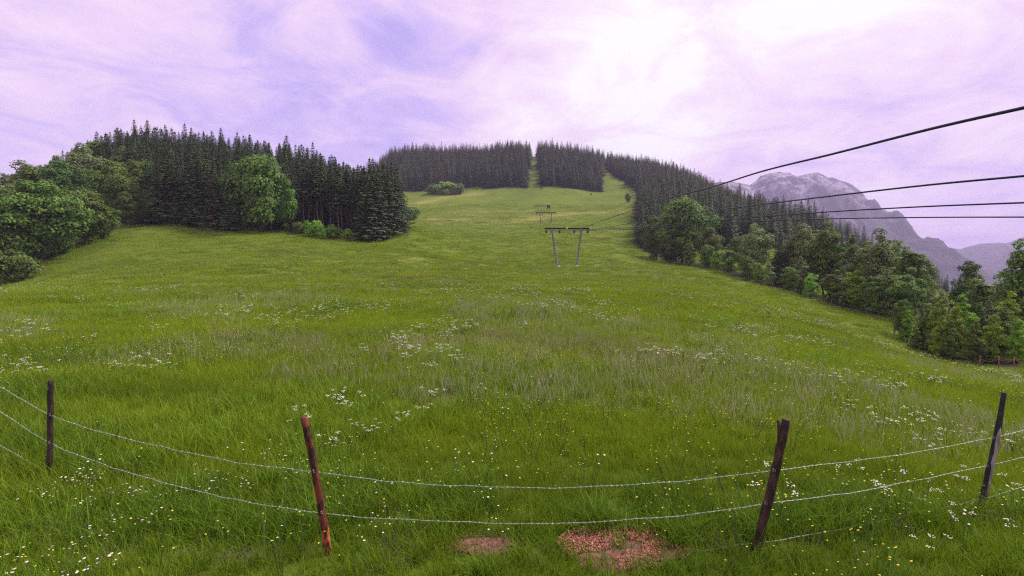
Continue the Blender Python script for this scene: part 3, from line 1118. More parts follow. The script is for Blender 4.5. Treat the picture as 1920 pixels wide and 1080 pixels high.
def where(z, px, D, v, lb):
    sky = v > 12
    if z == 'left':
        col = next(t for lim, t in ((215, 'left of the crest'), (300, 'over the left broadleaved trees'), (440, 'over the brown tinged spruces'), (545, 'over the large light green tree'),
                                    (610, 'right of the large light green tree'), (670, 'over the bare trunks'), (9999, 'beside the end group')) if px < lim)
        if D < 122:
            return 'front edge spruce of the left wood, ' + col
        return ('skyline spruce tip of the left wood, ' if sky else 'spruce halfway up the left wood, ') + col
    if z == 'far_right':
        col = next(t for lim, t in ((1200, 'next to the side clearing'), (1245, 'above its dark round tree'), (1320, 'behind the biggest belt tree'), (1400, 'between biggest and pale belt tree'),
                                    (1480, 'behind the pale belt tree'), (9999, 'at its right end above the belt')) if px < lim)
        return ('skyline spruce of the right forest, ' if sky else 'dark spruce of the right forest, ') + col
    if z == 'far_left':
        col = next(t for lim, t in ((800, 'above the end of the left wood'), (880, 'behind the pale bush clump'), (950, 'right of the pale bush clump'), (9999, 'beside the ski cutting')) if px < lim)
        return 'hazy spruce at the foot of the far hill, ' + col
    if z == 'far_mid':
        return 'small hazy spruce right of the ski cutting, ' + ('along the cutting' if px < 1050 else 'along the side clearing')
    if z == 'left_brown':
        return lb + (', next to the left broadleaved trees' if px < 330 else ', halfway to the large light tree' if px < 390 else ', next to the large light tree')
    if z == 'left_bare':
        return lb + (', near the large light tree' if px < 630 else ', near the end group')
    return lb


rest = {}
for k, s in enumerate(spr):
    px, D, x, H, kind, zone, wx = s
    pos = Vector((xs_[k], ys_[k], zs_[k] - 0.15))
    if k in single or zone == 'left_end':
        pr = {'full': SPR, 'brown': SPB, 'bare': BARE, 'far': SPR}[kind]
        pr = pr[k % len(pr)]
        if zone == 'left_end':
            place_tree('spruce_tree', pr, pos, H, next(END), 'spruce', 'tall spruces at the end of the left wood', wx)
        else:
            zz_ = zone + ('_brown' if kind == 'brown' else '_bare' if kind == 'bare' else '')
            nm, lb, gp = ZL[zz_]
            lb = where(zz_, px, D, vis[k], lb)
            place_tree(nm, pr, pos, H, lb, 'spruce', gp, wx)
    else:
        rest.setdefault(zone, []).append((pos.x, pos.y, pos.z, H / HB, wx))
tree_px('spruce_tree', SPR[2], 1462, 424, 99, 'lone dark pointed spruce between the pale trees of the right belt', 'spruce', None, 0.9)
tree_px('spruce_tree', SPB[1], 1850, 560, 52, 'grey green conifer in the right thicket left of the bright edge trees', 'conifer', None, 1.25)
tree_px('spruce_tree', SPR[0], 1725, 560, 53, 'thin dark spruce near the left end of the right thicket', 'spruce', None, 0.9)
tree_px('spruce_tree', SPB[0], 1775, 575, 50, 'brownish conifer beside the brightest tree of the right thicket', 'conifer', None, 1.1)


# ------------------------------------------------------------------ scattering
def proto_collection(name, meshes):
    c = bpy.data.collections.new(name)
    for m in meshes:
        o = bpy.data.objects.new(m.name, m)
        c.objects.link(o)
    return c


def scatter(name, pts, rot, scl, idx, coll, label, mat=None):
    m = bpy.data.meshes.new(name)
    m.from_pydata([tuple(p) for p in pts], [], [])
    a = m.attributes.new('rot', 'FLOAT_VECTOR', 'POINT')
    a.data.foreach_set('vector', np.asarray(rot, np.float32).ravel())
    a = m.attributes.new('scl', 'FLOAT_VECTOR', 'POINT')
    a.data.foreach_set('vector', np.asarray(scl, np.float32).ravel())
    a = m.attributes.new('idx', 'INT', 'POINT')
    a.data.foreach_set('value', np.asarray(idx, np.int32))
    o = link(name, m)
    ng = bpy.data.node_groups.new(name, 'GeometryNodeTree')
    ng.interface.new_socket('Geometry', in_out='INPUT', socket_type='NodeSocketGeometry')
    ng.interface.new_socket('Geometry', in_out='OUTPUT', socket_type='NodeSocketGeometry')
    gi, go = ng.nodes.new('NodeGroupInput'), ng.nodes.new('NodeGroupOutput')
    ci = ng.nodes.new('GeometryNodeCollectionInfo')
    ci.inputs['Collection'].default_value = coll
    ci.inputs['Separate Children'].default_value = True
    ci.inputs['Reset Children'].default_value = True
    ip = ng.nodes.new('GeometryNodeInstanceOnPoints')
    ip.inputs['Pick Instance'].default_value = True

    def named_(nm, tp):
        n = ng.nodes.new('GeometryNodeInputNamedAttribute')
        n.data_type = tp
        n.inputs['Name'].default_value = nm
        return n.outputs['Attribute']
    e2r = ng.nodes.new('FunctionNodeEulerToRotation')
    lk = ng.links.new
    lk(gi.outputs[0], ip.inputs['Points'])
    lk(ci.outputs[0], ip.inputs['Instance'])
    lk(named_('idx', 'INT'), ip.inputs['Instance Index'])
    lk(named_('rot', 'FLOAT_VECTOR'), e2r.inputs[0])
    lk(e2r.outputs[0], ip.inputs['Rotation'])
    lk(named_('scl', 'FLOAT_VECTOR'), ip.inputs['Scale'])
    lk(ip.outputs[0], go.inputs[0])
    md = o.modifiers.new('scatter', 'NODES')
    md.node_group = ng
    tag(o, label, kind='stuff')
    return o


farcol = proto_collection('far_spruce_kinds', FAR + [SPR[0][0], SPR[1][0]])
ZS = {'far_left': 'mass of hazy spruces covering the far hill left of the ski cutting',
      'far_mid': 'mass of hazy spruces in the forest block right of the ski cutting',
      'far_right': 'mass of spruces covering the slope behind the right hand tree belt',
      'left': 'inner spruces filling the left wood', 'valley': 'inner spruces of the row beyond the valley meadow'}
for z, lst in rest.items():
    n = len(lst)
    scatter('spruce_forest', [(a, b, c) for a, b, c, s, w in lst],
            [(0, 0, R.uniform(0, 6.28)) for _ in lst], [(s * w, s * w, s) for a, b, c, s, w in lst],
            [R.randrange(4) if z.startswith('far') else 4 + R.randrange(2) for _ in lst], farcol, ZS[z])


# ------------------------------------------------------------------ grass
def tuft(name, seed, n, h, spread, width, mat, lean=0.35, segs=3, stalk=False):
    rs = random.Random(seed)
    v, f, hv = [], [], []
    for k in range(n):
        a = rs.uniform(0, 6.28)
        r = spread * math.sqrt(rs.random())
        x, y = r * math.cos(a), r * math.sin(a)
        H = h * rs.uniform(0.55, 1.15)
        la = rs.uniform(0, 6.28)
        ln = lean * H * rs.uniform(0.3, 1.6)
        w = width * rs.uniform(0.6, 1.3)
        wa = rs.uniform(0, 3.14)
        wx, wy = math.cos(wa) * w, math.sin(wa) * w
        b = len(v)
        for s in range(segs + 1):
            t = s / segs
            cx_, cy_ = x + math.cos(la) * ln * t * t, y + math.sin(la) * ln * t * t
            cz_ = H * (t - 0.18 * t * t * (ln / H)) - 0.02
            if stalk:
                q = (0.25, 0.25, 0.9, 0.25)[s] if segs == 3 else 0.4
            else:
                q = (1 - t) ** 0.7 if s < segs else 0.06
                q = max(q, 0.06)
            v.append((cx_ - wx * q, cy_ - wy * q, cz_))
            v.append((cx_ + wx * q, cy_ + wy * q, cz_))
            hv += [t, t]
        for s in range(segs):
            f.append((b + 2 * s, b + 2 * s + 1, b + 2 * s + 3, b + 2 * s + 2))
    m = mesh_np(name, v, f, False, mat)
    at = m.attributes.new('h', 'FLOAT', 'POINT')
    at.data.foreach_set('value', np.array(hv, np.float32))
    return m


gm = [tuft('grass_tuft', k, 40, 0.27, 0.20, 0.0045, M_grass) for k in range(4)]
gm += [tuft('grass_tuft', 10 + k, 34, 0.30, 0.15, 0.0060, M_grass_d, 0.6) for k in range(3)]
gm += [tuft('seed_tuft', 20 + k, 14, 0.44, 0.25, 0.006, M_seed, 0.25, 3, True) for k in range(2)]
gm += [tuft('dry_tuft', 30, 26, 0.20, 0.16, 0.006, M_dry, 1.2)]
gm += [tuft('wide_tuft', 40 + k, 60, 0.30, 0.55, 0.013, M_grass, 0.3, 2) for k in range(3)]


def umbel(name, seed, h, nh, mat, size, heads=6):
    rs = random.Random(seed)
    v, f, mi = [], [], []

    def quad(a, b, c, d, m):
        k = len(v)
        v.extend([a, b, c, d])
        f.append((k, k + 1, k + 2, k + 3))
        mi.append(m)
    for s in range(nh):
        a = rs.uniform(0, 6.28)
        r = rs.uniform(0.02, 0.14) if nh > 1 else 0
        H = h * rs.uniform(0.75, 1.15)
        tx, ty = r * 1.6 * math.cos(a), r * 1.6 * math.sin(a)
        bx_, by_ = tx * 0.2, ty * 0.2
        w = 0.003
        quad((bx_ - w, by_, 0), (bx_ + w, by_, 0), (tx + w, ty, H), (tx - w, ty, H), 0)
        for k in range(heads):
            b = rs.uniform(0, 6.28)
            q = size * math.sqrt(rs.random()) * (1 if heads > 1 else 0)
            hx, hy, hz = tx + q * math.cos(b), ty + q * math.sin(b), H + rs.uniform(0, 0.02) - q * 0.2
            e = (size * 0.17 if heads > 1 else size) * rs.uniform(0.7, 1.2)
            tl = rs.uniform(-0.4, 0.4)
            kk = len(v)
            ring = 6
            for i_ in range(ring):
                an = 6.283 * i_ / ring
                v.append((hx + e * math.cos(an), hy + e * math.sin(an), hz + e * math.sin(an) * tl))
            v.append((hx, hy, hz + e * 0.45))
            for i_ in range(ring):
                f.append((kk + i_, kk + (i_ + 1) % ring, kk + ring))
                mi.append(1)
    m = bpy.data.meshes.new(name)
    m.from_pydata(v, [], f)
    m.materials.append(M_stem)
    m.materials.append(mat)
    m.polygons.foreach_set('material_index', mi)
    m.update()
    return m


fm = [umbel('white_umbel', k, 0.42, 4, M_white, 0.045, 12) for k in range(3)]
fm += [umbel('buttercup', 10 + k, 0.38, 4, M_yellow, 0.0085, 1) for k in range(2)]
fm += [umbel('clover', 20 + k, 0.20, 5, M_pink, 0.014, 1) for k in range(2)]
fm += [umbel('daisy', 30 + k, 0.36, 3, M_white, 0.0115, 1) for k in range(2)]

# bare patches along the fence
_prs = np.random.RandomState(4)


def flat_at(px, py):
    d = P(px, py, 1.0)
    D = -2.8 / d.z
    return (d.x * D, D)


pc1 = flat_at(1172, 1016)
pc2 = flat_at(905, 1020)
pc3 = flat_at(1640, 975)


def in_patch(x, y):
    keep = _prs.rand(*np.shape(x)) > 0.20
    a = ((x - pc1[0]) / 0.62) ** 2 + ((y - pc1[1]) / 0.36) ** 2 < 0.55 + 1.1 * (fbm(x * 3, y * 3, 2) - 0.3)
    b = ((x - pc2[0]) / 0.42) ** 2 + ((y - pc2[1]) / 0.20) ** 2 < 0.6 + 0.8 * (fbm(x * 3, y * 3, 2) - 0.3)
    return (a | b) & keep


rg = np.random.RandomState(77)
gp, gr, gs, gi_ = [], [], [], []


def ring_pts(r0, r1, dens, amax=0.86):
    n = int(dens * (r1 * r1 - r0 * r0) * amax)
    r = np.sqrt(rg.uniform(r0 * r0, r1 * r1, n))
    t = rg.uniform(-amax, amax, n)
    return r * np.sin(t), r * np.cos(t)


def in_woods(x, y):
    w = np.zeros(x.shape, bool)
    for p in list(POLY.values()) + [BELT_SHADE]:
        w |= inside(p, x, y)
    return w


for r0, r1, dens, sc, kind in ((2.2, 9, 75, 0.95, 0), (9, 18, 34, 0.95, 0), (18, 34, 15, 1.1, 0), (34, 60, 3.2, 1.0, 1), (60, 105, 1.3, 1.25, 1), (105, 190, 0.42, 1.6, 1), (190, 330, 0.10, 2.4, 1)):
    x, y = ring_pts(r0, r1, dens)
    ok = ~in_patch(x, y) & ~in_woods(x, y)
    x, y = x[ok], y[ok]
    z = terrain(x, y)
    nA = fbm(x / 7 + 3, y / 7 + 9, 3)
    nB = fbm(x / 2.3 + 30, y / 2.3 + 9, 3)
    n = len(x)
    if kind == 0:
        idx = rg.randint(0, 4, n)
        lush = ((nB > 0.60) & (rg.rand(n) < 0.6)) | ((y < 5.6) & (rg.rand(n) < 0.5))
        idx = np.where(lush, 4 + rg.randint(0, 3, n), idx)
        seed = (nA > 0.55) & (rg.rand(n) < 0.20) & (np.hypot(x, y) > 9)
        idx = np.where(seed, 7 + rg.randint(0, 2, n), idx)
        dryb = (np.abs(y - (4.75 + 0.05 * x + 0.02 * x * x)) < 0.22) & (rg.rand(n) < 0.22)
        idx = np.where(dryb, 9, idx)
    else:
        idx = 10 + rg.randint(0, 3, n)
        seed = (nA > 0.58) & (rg.rand(n) < 0.2)
        idx = np.where(seed, 7 + rg.randint(0, 2, n), idx)
    s = sc * rg.uniform(0.7, 1.15, n) * (0.72 + 0.5 * nB)
    if kind == 0:
        s *= np.clip(0.45 + np.hypot(x, y) / 14, 0.68, 1.25)
    gp.append(np.stack([x, y, z], 1))
    gr.append(np.stack([rg.uniform(-.12, .12, n), rg.uniform(-.12, .12, n), rg.uniform(0, 6.28, n)], 1))
    wide = sc if kind else 1.0
    gs.append(np.stack([s * wide, s * wide, s * (1.0 if kind == 0 else 1.1 / sc ** 0.6)], 1))
    gi_.append(idx)
# taller tussocks along the fence
x, y = ring_pts(4.6, 7.2, 60)
ok = (y > 4.9) & (y < 6.3) & (fbm(x / 0.9 + 5, y / 0.7, 3) > 0.50) & ~in_patch(x, y)
x, y = x[ok], y[ok]
n = len(x)
gp.append(np.stack([x, y, terrain(x, y)], 1))
gr.append(np.stack([rg.uniform(-.25, .25, n), rg.uniform(-.25, .25, n), rg.uniform(0, 6.28, n)], 1))
s = rg.uniform(0.8, 1.25, n)
gs.append(np.stack([s, s, s], 1))
gi_.append(np.where(rg.rand(n) < 0.08, 9, 4 + rg.randint(0, 3, n)))
gcol = proto_collection('grass_kinds', [])
for k, m in enumerate(gm):
    o = bpy.data.objects.new('g%02d' % k, m)
    gcol.objects.link(o)
gp, gr, gs, gi_ = map(np.concatenate, (gp, gr, gs, gi_))
print('GRASS', len(gp))
scatter('meadow_grass', gp, gr, gs, gi_, gcol, 'tall green meadow grass covering the slope')

# flowers in drifts
fcol = bpy.data.collections.new('flower_kinds')
for k, m in enumerate(fm):
    fcol.objects.link(bpy.data.objects.new('f%02d' % k, m))


def flowers(name, lo, hi, rings, thr, sc_noise, off, label, zone=None, scl=1.0):
    P_, R_, S_, I_ = [], [], [], []
    for r0, r1, dens, sc in rings:
        x, y = ring_pts(r0, r1, dens)
        nz_ = fbm(x / sc_noise + off, y / sc_noise + off * 2, 4)
        pr = np.clip((nz_ - thr) / 0.14, 0.006, 1)
        ok = (rg.rand(len(x)) < pr) & ~in_patch(x, y) & ~in_woods(x, y)
        if zone is not None:
            ok &= zone(x, y)
        x, y = x[ok], y[ok]
        z = terrain(x, y)
        n = len(x)
        s = sc * scl * rg.uniform(0.75, 1.25, n)
        P_.append(np.stack([x, y, z], 1))
        R_.append(np.stack([rg.uniform(-.2, .2, n), rg.uniform(-.2, .2, n), rg.uniform(0, 6.28, n)], 1))
        S_.append(np.stack([s, s, np.minimum(s, 1.35)], 1))
        I_.append(rg.randint(lo, hi, n))
    P_, R_, S_, I_ = map(np.concatenate, (P_, R_, S_, I_))
    print(name, len(P_))
    scatter(name, P_, R_, S_, I_, fcol, label)


flowers('white_wildflowers', 0, 3, ((5.5, 10, 1.8, 0.9), (10, 20, 2.6, 1.0), (20, 45, 1.5, 1.1), (45, 100, 0.35, 1.5)), 0.54, 3.2, 7.7,
        'drifts of white umbel flowers in the meadow')
flowers('yellow_buttercups', 3, 5, ((4.5, 10, 5, 1.0), (10, 20, 4, 1.1), (20, 45, 2.0, 1.5), (45, 110, 0.4, 1.8)), 0.53, 4.1, 21.3,
        'yellow buttercups scattered through the meadow')
flowers('small_white_daisies', 7, 9, ((4.5, 10, 3.0, 1.0), (10, 20, 2.5, 1.1), (20, 50, 1.2, 1.4), (50, 110, 0.35, 2.2)), 0.52, 2.7, 33.1,
        'small white daisies dotted through the meadow')
flowers('pale_clover', 5, 7, ((2.5, 8, 34, 0.7),), 0.48, 0.8, 41.0, 'pale clover blossoms in the lower left corner of the meadow',
        zone=lambda x, y: (x < -3.3 - 0.25 * (5 - y)) & (y < 6.0))

# ------------------------------------------------------------------ soil and red chips
M_soil = simple_mat('soil', (0.09, 0.045, 0.025), (0.24, 0.10, 0.065), 22, bump=1.0)


def soil(name, c, ex, ey, label):
    v, f = [], []
    n, rgn = 40, 8
    v.append((c[0], c[1], 0))
    for k in range(1, rgn + 1):
        for i_ in range(n):
            a = 6.283 * i_ / n
            q = k / rgn * (1 + 0.25 * math.sin(3 * a + c[0]) + 0.12 * math.sin(7 * a))
            v.append((c[0] + ex * q * math.cos(a), c[1] + ey * q * math.sin(a), 0))
    arr = np.array(v)
    arr[:, 2] = terrain(arr[:, 0], arr[:, 1]) + 0.012 + 0.02 * fbm(arr[:, 0] * 9, arr[:, 1] * 9, 3)
    edge = np.hypot((arr[:, 0] - c[0]) / ex, (arr[:, 1] - c[1]) / ey)
    arr[:, 2] -= np.clip(edge - 0.8, 0, 1) * 0.08
    for i_ in range(n):
        f.append((0, 1 + i_, 1 + (i_ + 1) % n))
    for k in range(rgn - 1):
        for i_ in range(n):
            a, b = 1 + k * n + i_, 1 + k * n + (i_ + 1) % n
            f.append((a, a + n, b + n, b))
    o = link(name, mesh_np(name, arr, f, True, M_soil))
    return tag(o, label, kind='structure')


soil('soil_patch', pc1, 0.62, 0.34, 'bare brown earth under the reddish chips in front of the fence')
soil('soil_patch', pc2, 0.34, 0.15, 'small dark patch of bare earth left of the reddish chips')


def chip(name, seed, mat):
    rs = random.Random(seed)
    v, f = [], []
    mb = MB()
    mb.box((0, 0, 0), (0.026 * rs.uniform(.7, 1.3), 0.014, 0.008))
    vv = [(p + Vector((rs.uniform(-.005, .005), rs.uniform(-.005, .005), rs.uniform(-.003, .003)))) for p in mb.v]
    return mesh_np(name, vv, mb.f, False, mat)


M_chip1 = flat_mat('red_chip', (0.42, 0.13, 0.09))
M_chip2 = flat_mat('pale_red_chip', (0.60, 0.27, 0.19))
M_chip3 = flat_mat('brown_chip', (0.22, 0.10, 0.07))
ccol = bpy.data.collections.new('chip_kinds')
for k in range(6):
    ccol.objects.link(bpy.data.objects.new('c%02d' % k, chip('chip', k, (M_chip1, M_chip2, M_chip1, M_chip3, M_chip2, M_chip3)[k])))
n = 4800
t = rg.uniform(0, 6.283, n)
q = np.sqrt(rg.rand(n))
x = pc1[0] + 0.66 * q * np.cos(t)
y = pc1[1] + 0.36 * q * np.sin(t)
k_ = (fbm(x * 6, y * 6, 2) + 0.25 * (y - pc1[1]) / 0.36) > 0.44
x, y = x[k_], y[k_]
t2 = rg.uniform(0, 6.283, 260)
q2 = np.sqrt(rg.rand(260))
x = np.concatenate([x, pc2[0] + 0.42 * q2 * np.cos(t2)])
y = np.concatenate([y, pc2[1] + 0.19 * q2 * np.sin(t2)])
n = len(x)
idx = rg.randint(0, 6, n)
idx[-260:] = 3
z = terrain(x, y) + 0.03 + rg.uniform(0, 0.02, n)
s = rg.uniform(0.3, 0.85, n)
scatter('red_chips', np.stack([x, y, z], 1), rg.uniform(-0.6, 0.6, (n, 3)) + np.array([0, 0, 1]) * rg.uniform(0, 6.28, (n, 1)),
        np.stack([s, s, s], 1), idx, ccol, 'reddish pink wood chips strewn on bare ground before the fence')


# ------------------------------------------------------------------ fence in front
def post_mat(name, dark, mid, hot, thr=(0.45, 0.6), hotthr=(0.62, 0.7)):
    m, nt = new_mat(name)
    tcn = nt.nodes.new('ShaderNodeTexCoord')
    mp = N(nt, 'ShaderNodeMapping')
    mp.inputs['Scale'].default_value = (1, 1, 0.35)
    L(nt, tcn.outputs['Object'], mp.inputs[0])
    a = noise(nt, 16, 6, 0.6, mp.outputs[0])
    b_ = noise(nt, 7, 4, 0.6, mp.outputs[0])
    c = mixc(nt, sstep(nt, a, *thr), dark, mid)
    c = mixc(nt, sstep(nt, b_, *hotthr), c, hot)
    b = N(nt, 'ShaderNodeBsdfPrincipled', i_Roughness=0.8)
    L(nt, c, b.inputs['Base Color'])
    bp = N(nt, 'ShaderNodeBump', i_Strength=0.9, i_Distance=0.012)
    L(nt, a, bp.inputs['Height'])
    L(nt, bp.outputs[0], b.inputs['Normal'])
    out(nt, b.outputs[0])
    return m


PM1 = post_mat('dark_wood', (0.010, 0.006, 0.006), (0.05, 0.022, 0.018), (0.08, 0.035, 0.025))
PM2 = post_mat('rust_red_wood', (0.018, 0.005, 0.004), (0.16, 0.03, 0.012), (0.60, 0.15, 0.035), (0.46, 0.60), (0.54, 0.64))
PM3 = post_mat('brown_bark_wood', (0.014, 0.006, 0.005), (0.07, 0.026, 0.018), (0.24, 0.12, 0.09), (0.42, 0.6), (0.64, 0.72))
PM4 = post_mat('grey_split_wood', (0.010, 0.008, 0.009), (0.03, 0.022, 0.022), (0.2, 0.15, 0.15))
M_greyface = simple_mat('weathered_grey_wood', (0.16, 0.12, 0.12), (0.30, 0.24, 0.24), 14, stretch=(1, 1, 0.15))

HP = 1.3
fence = empty('barbed_wire_fence', (0, 4.8, -2.8), 'barbed wire fence on four leaning wooden posts across the foreground', 'fence')
MI = Matrix.Translation(-Vector((0, 4.8, -2.8)))


def post(base_px, top_px, D, r0, r1, mat, label, seed, side=None, face=None, staples=()):
    b = P(base_px[0], base_px[1], D)
    g = tz(b.x, b.y)
    t_ = P(top_px[0], top_px[1], D + 0.03)
    d = (t_ - b)
    rs = random.Random(seed)
    k0 = (g - 0.25 - b.z) / d.z
    pts, rad = [], []
    n = 16
    for i_ in range(n + 1):
        q = k0 + (1 - k0) * i_ / n
        p = b + d * q
        w = math.sin(q * 3.1) * 0.012
        pts.append(p + Vector((w + rs.uniform(-.003, .003), rs.uniform(-.004, .004), 0)))
        rad.append((r0 + (r1 - r0) * q) * rs.uniform(0.94, 1.06))
    pts.append(pts[-1] + d.normalized() * 0.006)
    rad.append(rad[-1] * 0.8)
    mb = MB()
    mb.tube([p - Vector((0, 4.8, -2.8)) for p in pts], rad, 12, jit=0.06, rr=rs)
    if side:
        q0, q1 = side
        p0 = b + d * q0
        p1 = P(q1[0], q1[1], D + 0.02)
        mb.tube([x - Vector((0, 4.8, -2.8)) for x in (p0, p0.lerp(p1, 0.6), p1)], [0.022, 0.015, 0.014], 8, jit=0.1, rr=rs)
    o = mb.build('post', mat, fence)
    o['label'] = label
    for k_, (sx, sy) in enumerate(staples):
        w = P(sx, sy, D - r0 - 0.004) - Vector((0, 4.8, -2.8))
        sb = MB()
        sb.tube([w + Vector((-0.008, 0.02, 0.012)), w + Vector((-0.006, 0, 0.012)), w + Vector((-0.006, 0, -0.012)), w + Vector((-0.008, 0.02, -0.012))], 0.0028, 5)
        sb.tube([w + Vector((0.010, 0.0, 0.006)), w + Vector((0.0, -0.004, 0.0)), w + Vector((0.012, -0.002, -0.010))], 0.003, 5)
        sb.build('staple', M_wire, o)
    if face:
        fb = MB()
        q0, q1, off = face
        pp = [b + d * (q0 + (q1 - q0) * i_ / 8) + Vector((off, -r0 * 0.62, 0)) - Vector((0, 4.8, -2.8)) for i_ in range(9)]
        fb.tube(pp, [0.008] + [0.019 * rs.uniform(0.8, 1.15) for _ in range(7)] + [0.006], 8, jit=0.1, rr=rs)
        fo = fb.build('bare_wood_strip', M_greyface, o)
    return o


post((91, 910), (94, 714), 6.1, 0.033, 0.030, PM1, 'dark upright post at the left', 1, staples=((93, 778), (92, 830)))
post((616, 1040), (570, 783), 4.7, 0.036, 0.032, PM2, 'rust red post leaning left', 2, staples=((588, 884), (603, 962)))
post((1416, 1035), (1474, 787), 4.75, 0.042, 0.038, PM3, 'brown forked post leaning right', 3, side=(0.80, (1459.5, 788)), staples=((1452, 882), (1437, 944)))
post((1837, 960), (1883, 737), 5.4, 0.034, 0.024, PM4, 'split grey post at the right', 4, face=(0.12, 0.72, 0.012), staples=((1866, 821), (1854, 874)))


def catmull(pts, n=14):
    o = []
    p = [pts[0]] + list(pts) + [pts[-1]]
    for i_ in range(1, len(p) - 2):
        for k in range(n):
            t = k / n
            a, b, c, d = p[i_ - 1], p[i_], p[i_ + 1], p[i_ + 2]
            o.append(0.5 * ((2 * b) + (c - a) * t + (2 * a - 5 * b + 4 * c - d) * t * t + (3 * b - a - 3 * c + d) * t ** 3))
    o.append(pts[-1])
    return o


DPOST = [(-300, 7.3), (91, 6.14), (600, 4.74), (1440, 4.79), (1855, 5.43), (2200, 6.0)]


def wire(pix, label, seed, rad=0.0026, doff=0.0):
    rs = random.Random(seed)
    dx = [a for a, b in DPOST]
    dd = [1 / b for a, b in DPOST]
    pts = [P(px, py, 1 / np.interp(px, dx, dd) + doff) for px, py in pix]
    pts = catmull(pts, 30)
    # small kinks of stretched wire
    pts = [p + Vector((0, 0, 0.010 * (vnoise(np.array(p.x * 5 + seed * 9), np.array(0.5)).item() - 0.5) * 2)) for p in pts]
    off = Vector((0, 4.8, -2.8))
    mb = MB()
    L1, L2 = [], []
    s = 0
    for i_, p in enumerate(pts):
        if i_:
            s += (p - pts[i_ - 1]).length
        a = s / 0.05 * 6.283 * 0.5
        o_ = Vector((0, math.cos(a), math.sin(a))) * rad * 1.1
        L1.append(p - off + o_)
        L2.append(p - off - o_)
    mb.tube(L1, rad, 5)
    mb.tube(L2, rad, 5)
    # barbs every ten centimetres
    s, nxt = 0, 0.05
    for i_ in range(1, len(pts)):
        seg = (pts[i_] - pts[i_ - 1]).length
        while s + seg > nxt:
            q = pts[i_ - 1].lerp(pts[i_], (nxt - s) / seg) - off
            for k in range(2):
                e = Vector((rs.uniform(-.3, .3), rs.uniform(-1, 1), rs.uniform(-1, 1))).normalized() * 0.016
                mb.tube([q - e, q + e], [0.0012, 0.0012], 3, caps=False)
            mb.tube([q - Vector((0.006, 0, 0)), q + Vector((0.006, 0, 0))], 0.007, 6)
            nxt += 0.10
        s += seg
    o = mb.build('wire', M_wire, fence)
    o['label'] = label
    return o


wire([(-260, 610), (-120, 668), (0, 726), (93, 778), (215, 817), (340, 846), (460, 870), (583, 884), (720, 901), (860, 911), (1000, 915), (1140, 911), (1290, 901), (1452, 882), (1600, 865), (1730, 846), (1858, 821), (1925, 805), (2080, 770)],
     'top barbed wire', 1)
wire([(-260, 640), (-120, 700), (0, 772), (92, 830), (200, 873), (300, 903), (430, 934), (596, 962), (760, 974), (900, 980), (1010, 982), (1140, 977), (1290, 966), (1440, 944), (1580, 926), (1720, 900), (1846, 874), (1925, 857), (2080, 825)],
     'middle barbed wire', 2)
wire([(-200, 740), (0, 835), (92, 890), (200, 925), (310, 968), (440, 1005), (606, 1034), (800, 1048), (1000, 1052), (1200, 1044), (1426, 1017), (1560, 995), (1700, 967), (1838, 936), (1925, 912), (2080, 880)],
     'lowest barbed wire, rusty grey in the grass', 3, 0.0026)

# ------------------------------------------------------------------ small fences on the right
M_rust = simple_mat('rusty_wood', (0.14, 0.05, 0.03), (0.26, 0.10, 0.05), 8)
M_gw = simple_mat('grey_wood', (0.06, 0.05, 0.04), (0.12, 0.10, 0.08), 8)


def small_fence(posts, label, mat, hh, wires, group=None, r=0.05):
    bs = [ground_at(px, D) for px, D in posts]
    e = empty('post_and_wire_fence', bs[0], label, 'fence', group)
    o0 = bs[0]
    for b in bs:
        mb = MB()
        mb.tube([b - o0 + Vector((0, 0, -0.3)), b - o0 + Vector((R.uniform(-.05, .05), 0, hh))], [r, r * 0.85], 8)
        mb.build('post', mat, e)
    for w in wires:
        mb = MB()
        pts = []
        for p, q in zip(bs[:-1], bs[1:]):
            for i_ in range(9):
                t = i_ / 8
                z_ = -4 * t * (1 - t) * w[1]
                pts.append(p.lerp(q, t) - o0 + Vector((0, 0, w[0] + z_)))
        mb.tube(pts, w[2], 5)
        mb.build('wire', mat, e)
    return e


small_fence([(1836, 44.2), (1872, 43.2), (1901, 42.8), (1935, 42)], 'low rusty fence with sagging rail below the trees at the right edge', M_rust, 1.05, [(0.85, 0.28, 0.02)], r=0.045)
small_fence([(1676, 56), (1687, 54)], 'two thin dark stakes at the left end of the right thicket', M_gw, 1.6, [], r=0.05)
small_fence([(1250 + 22 * k, d) for k, d in enumerate(np.interp([1250 + 22 * k for k in range(19)], [1235, 1275, 1370, 1450, 1560, 1690], [139, 128, 103.5, 89.5, 77, 65]))],
            'thin grey post and wire fence along the foot of the right tree belt', M_gw, 1.1, [(0.95, 0.03, 0.02), (0.55, 0.03, 0.02)], r=0.05)
small_fence([(766 + 17 * k, 258) for k in range(14)], 'faint distant fence along the pale strip across the upper meadow', M_gw, 1.1, [(1.0, 0.02, 0.02)], r=0.07)


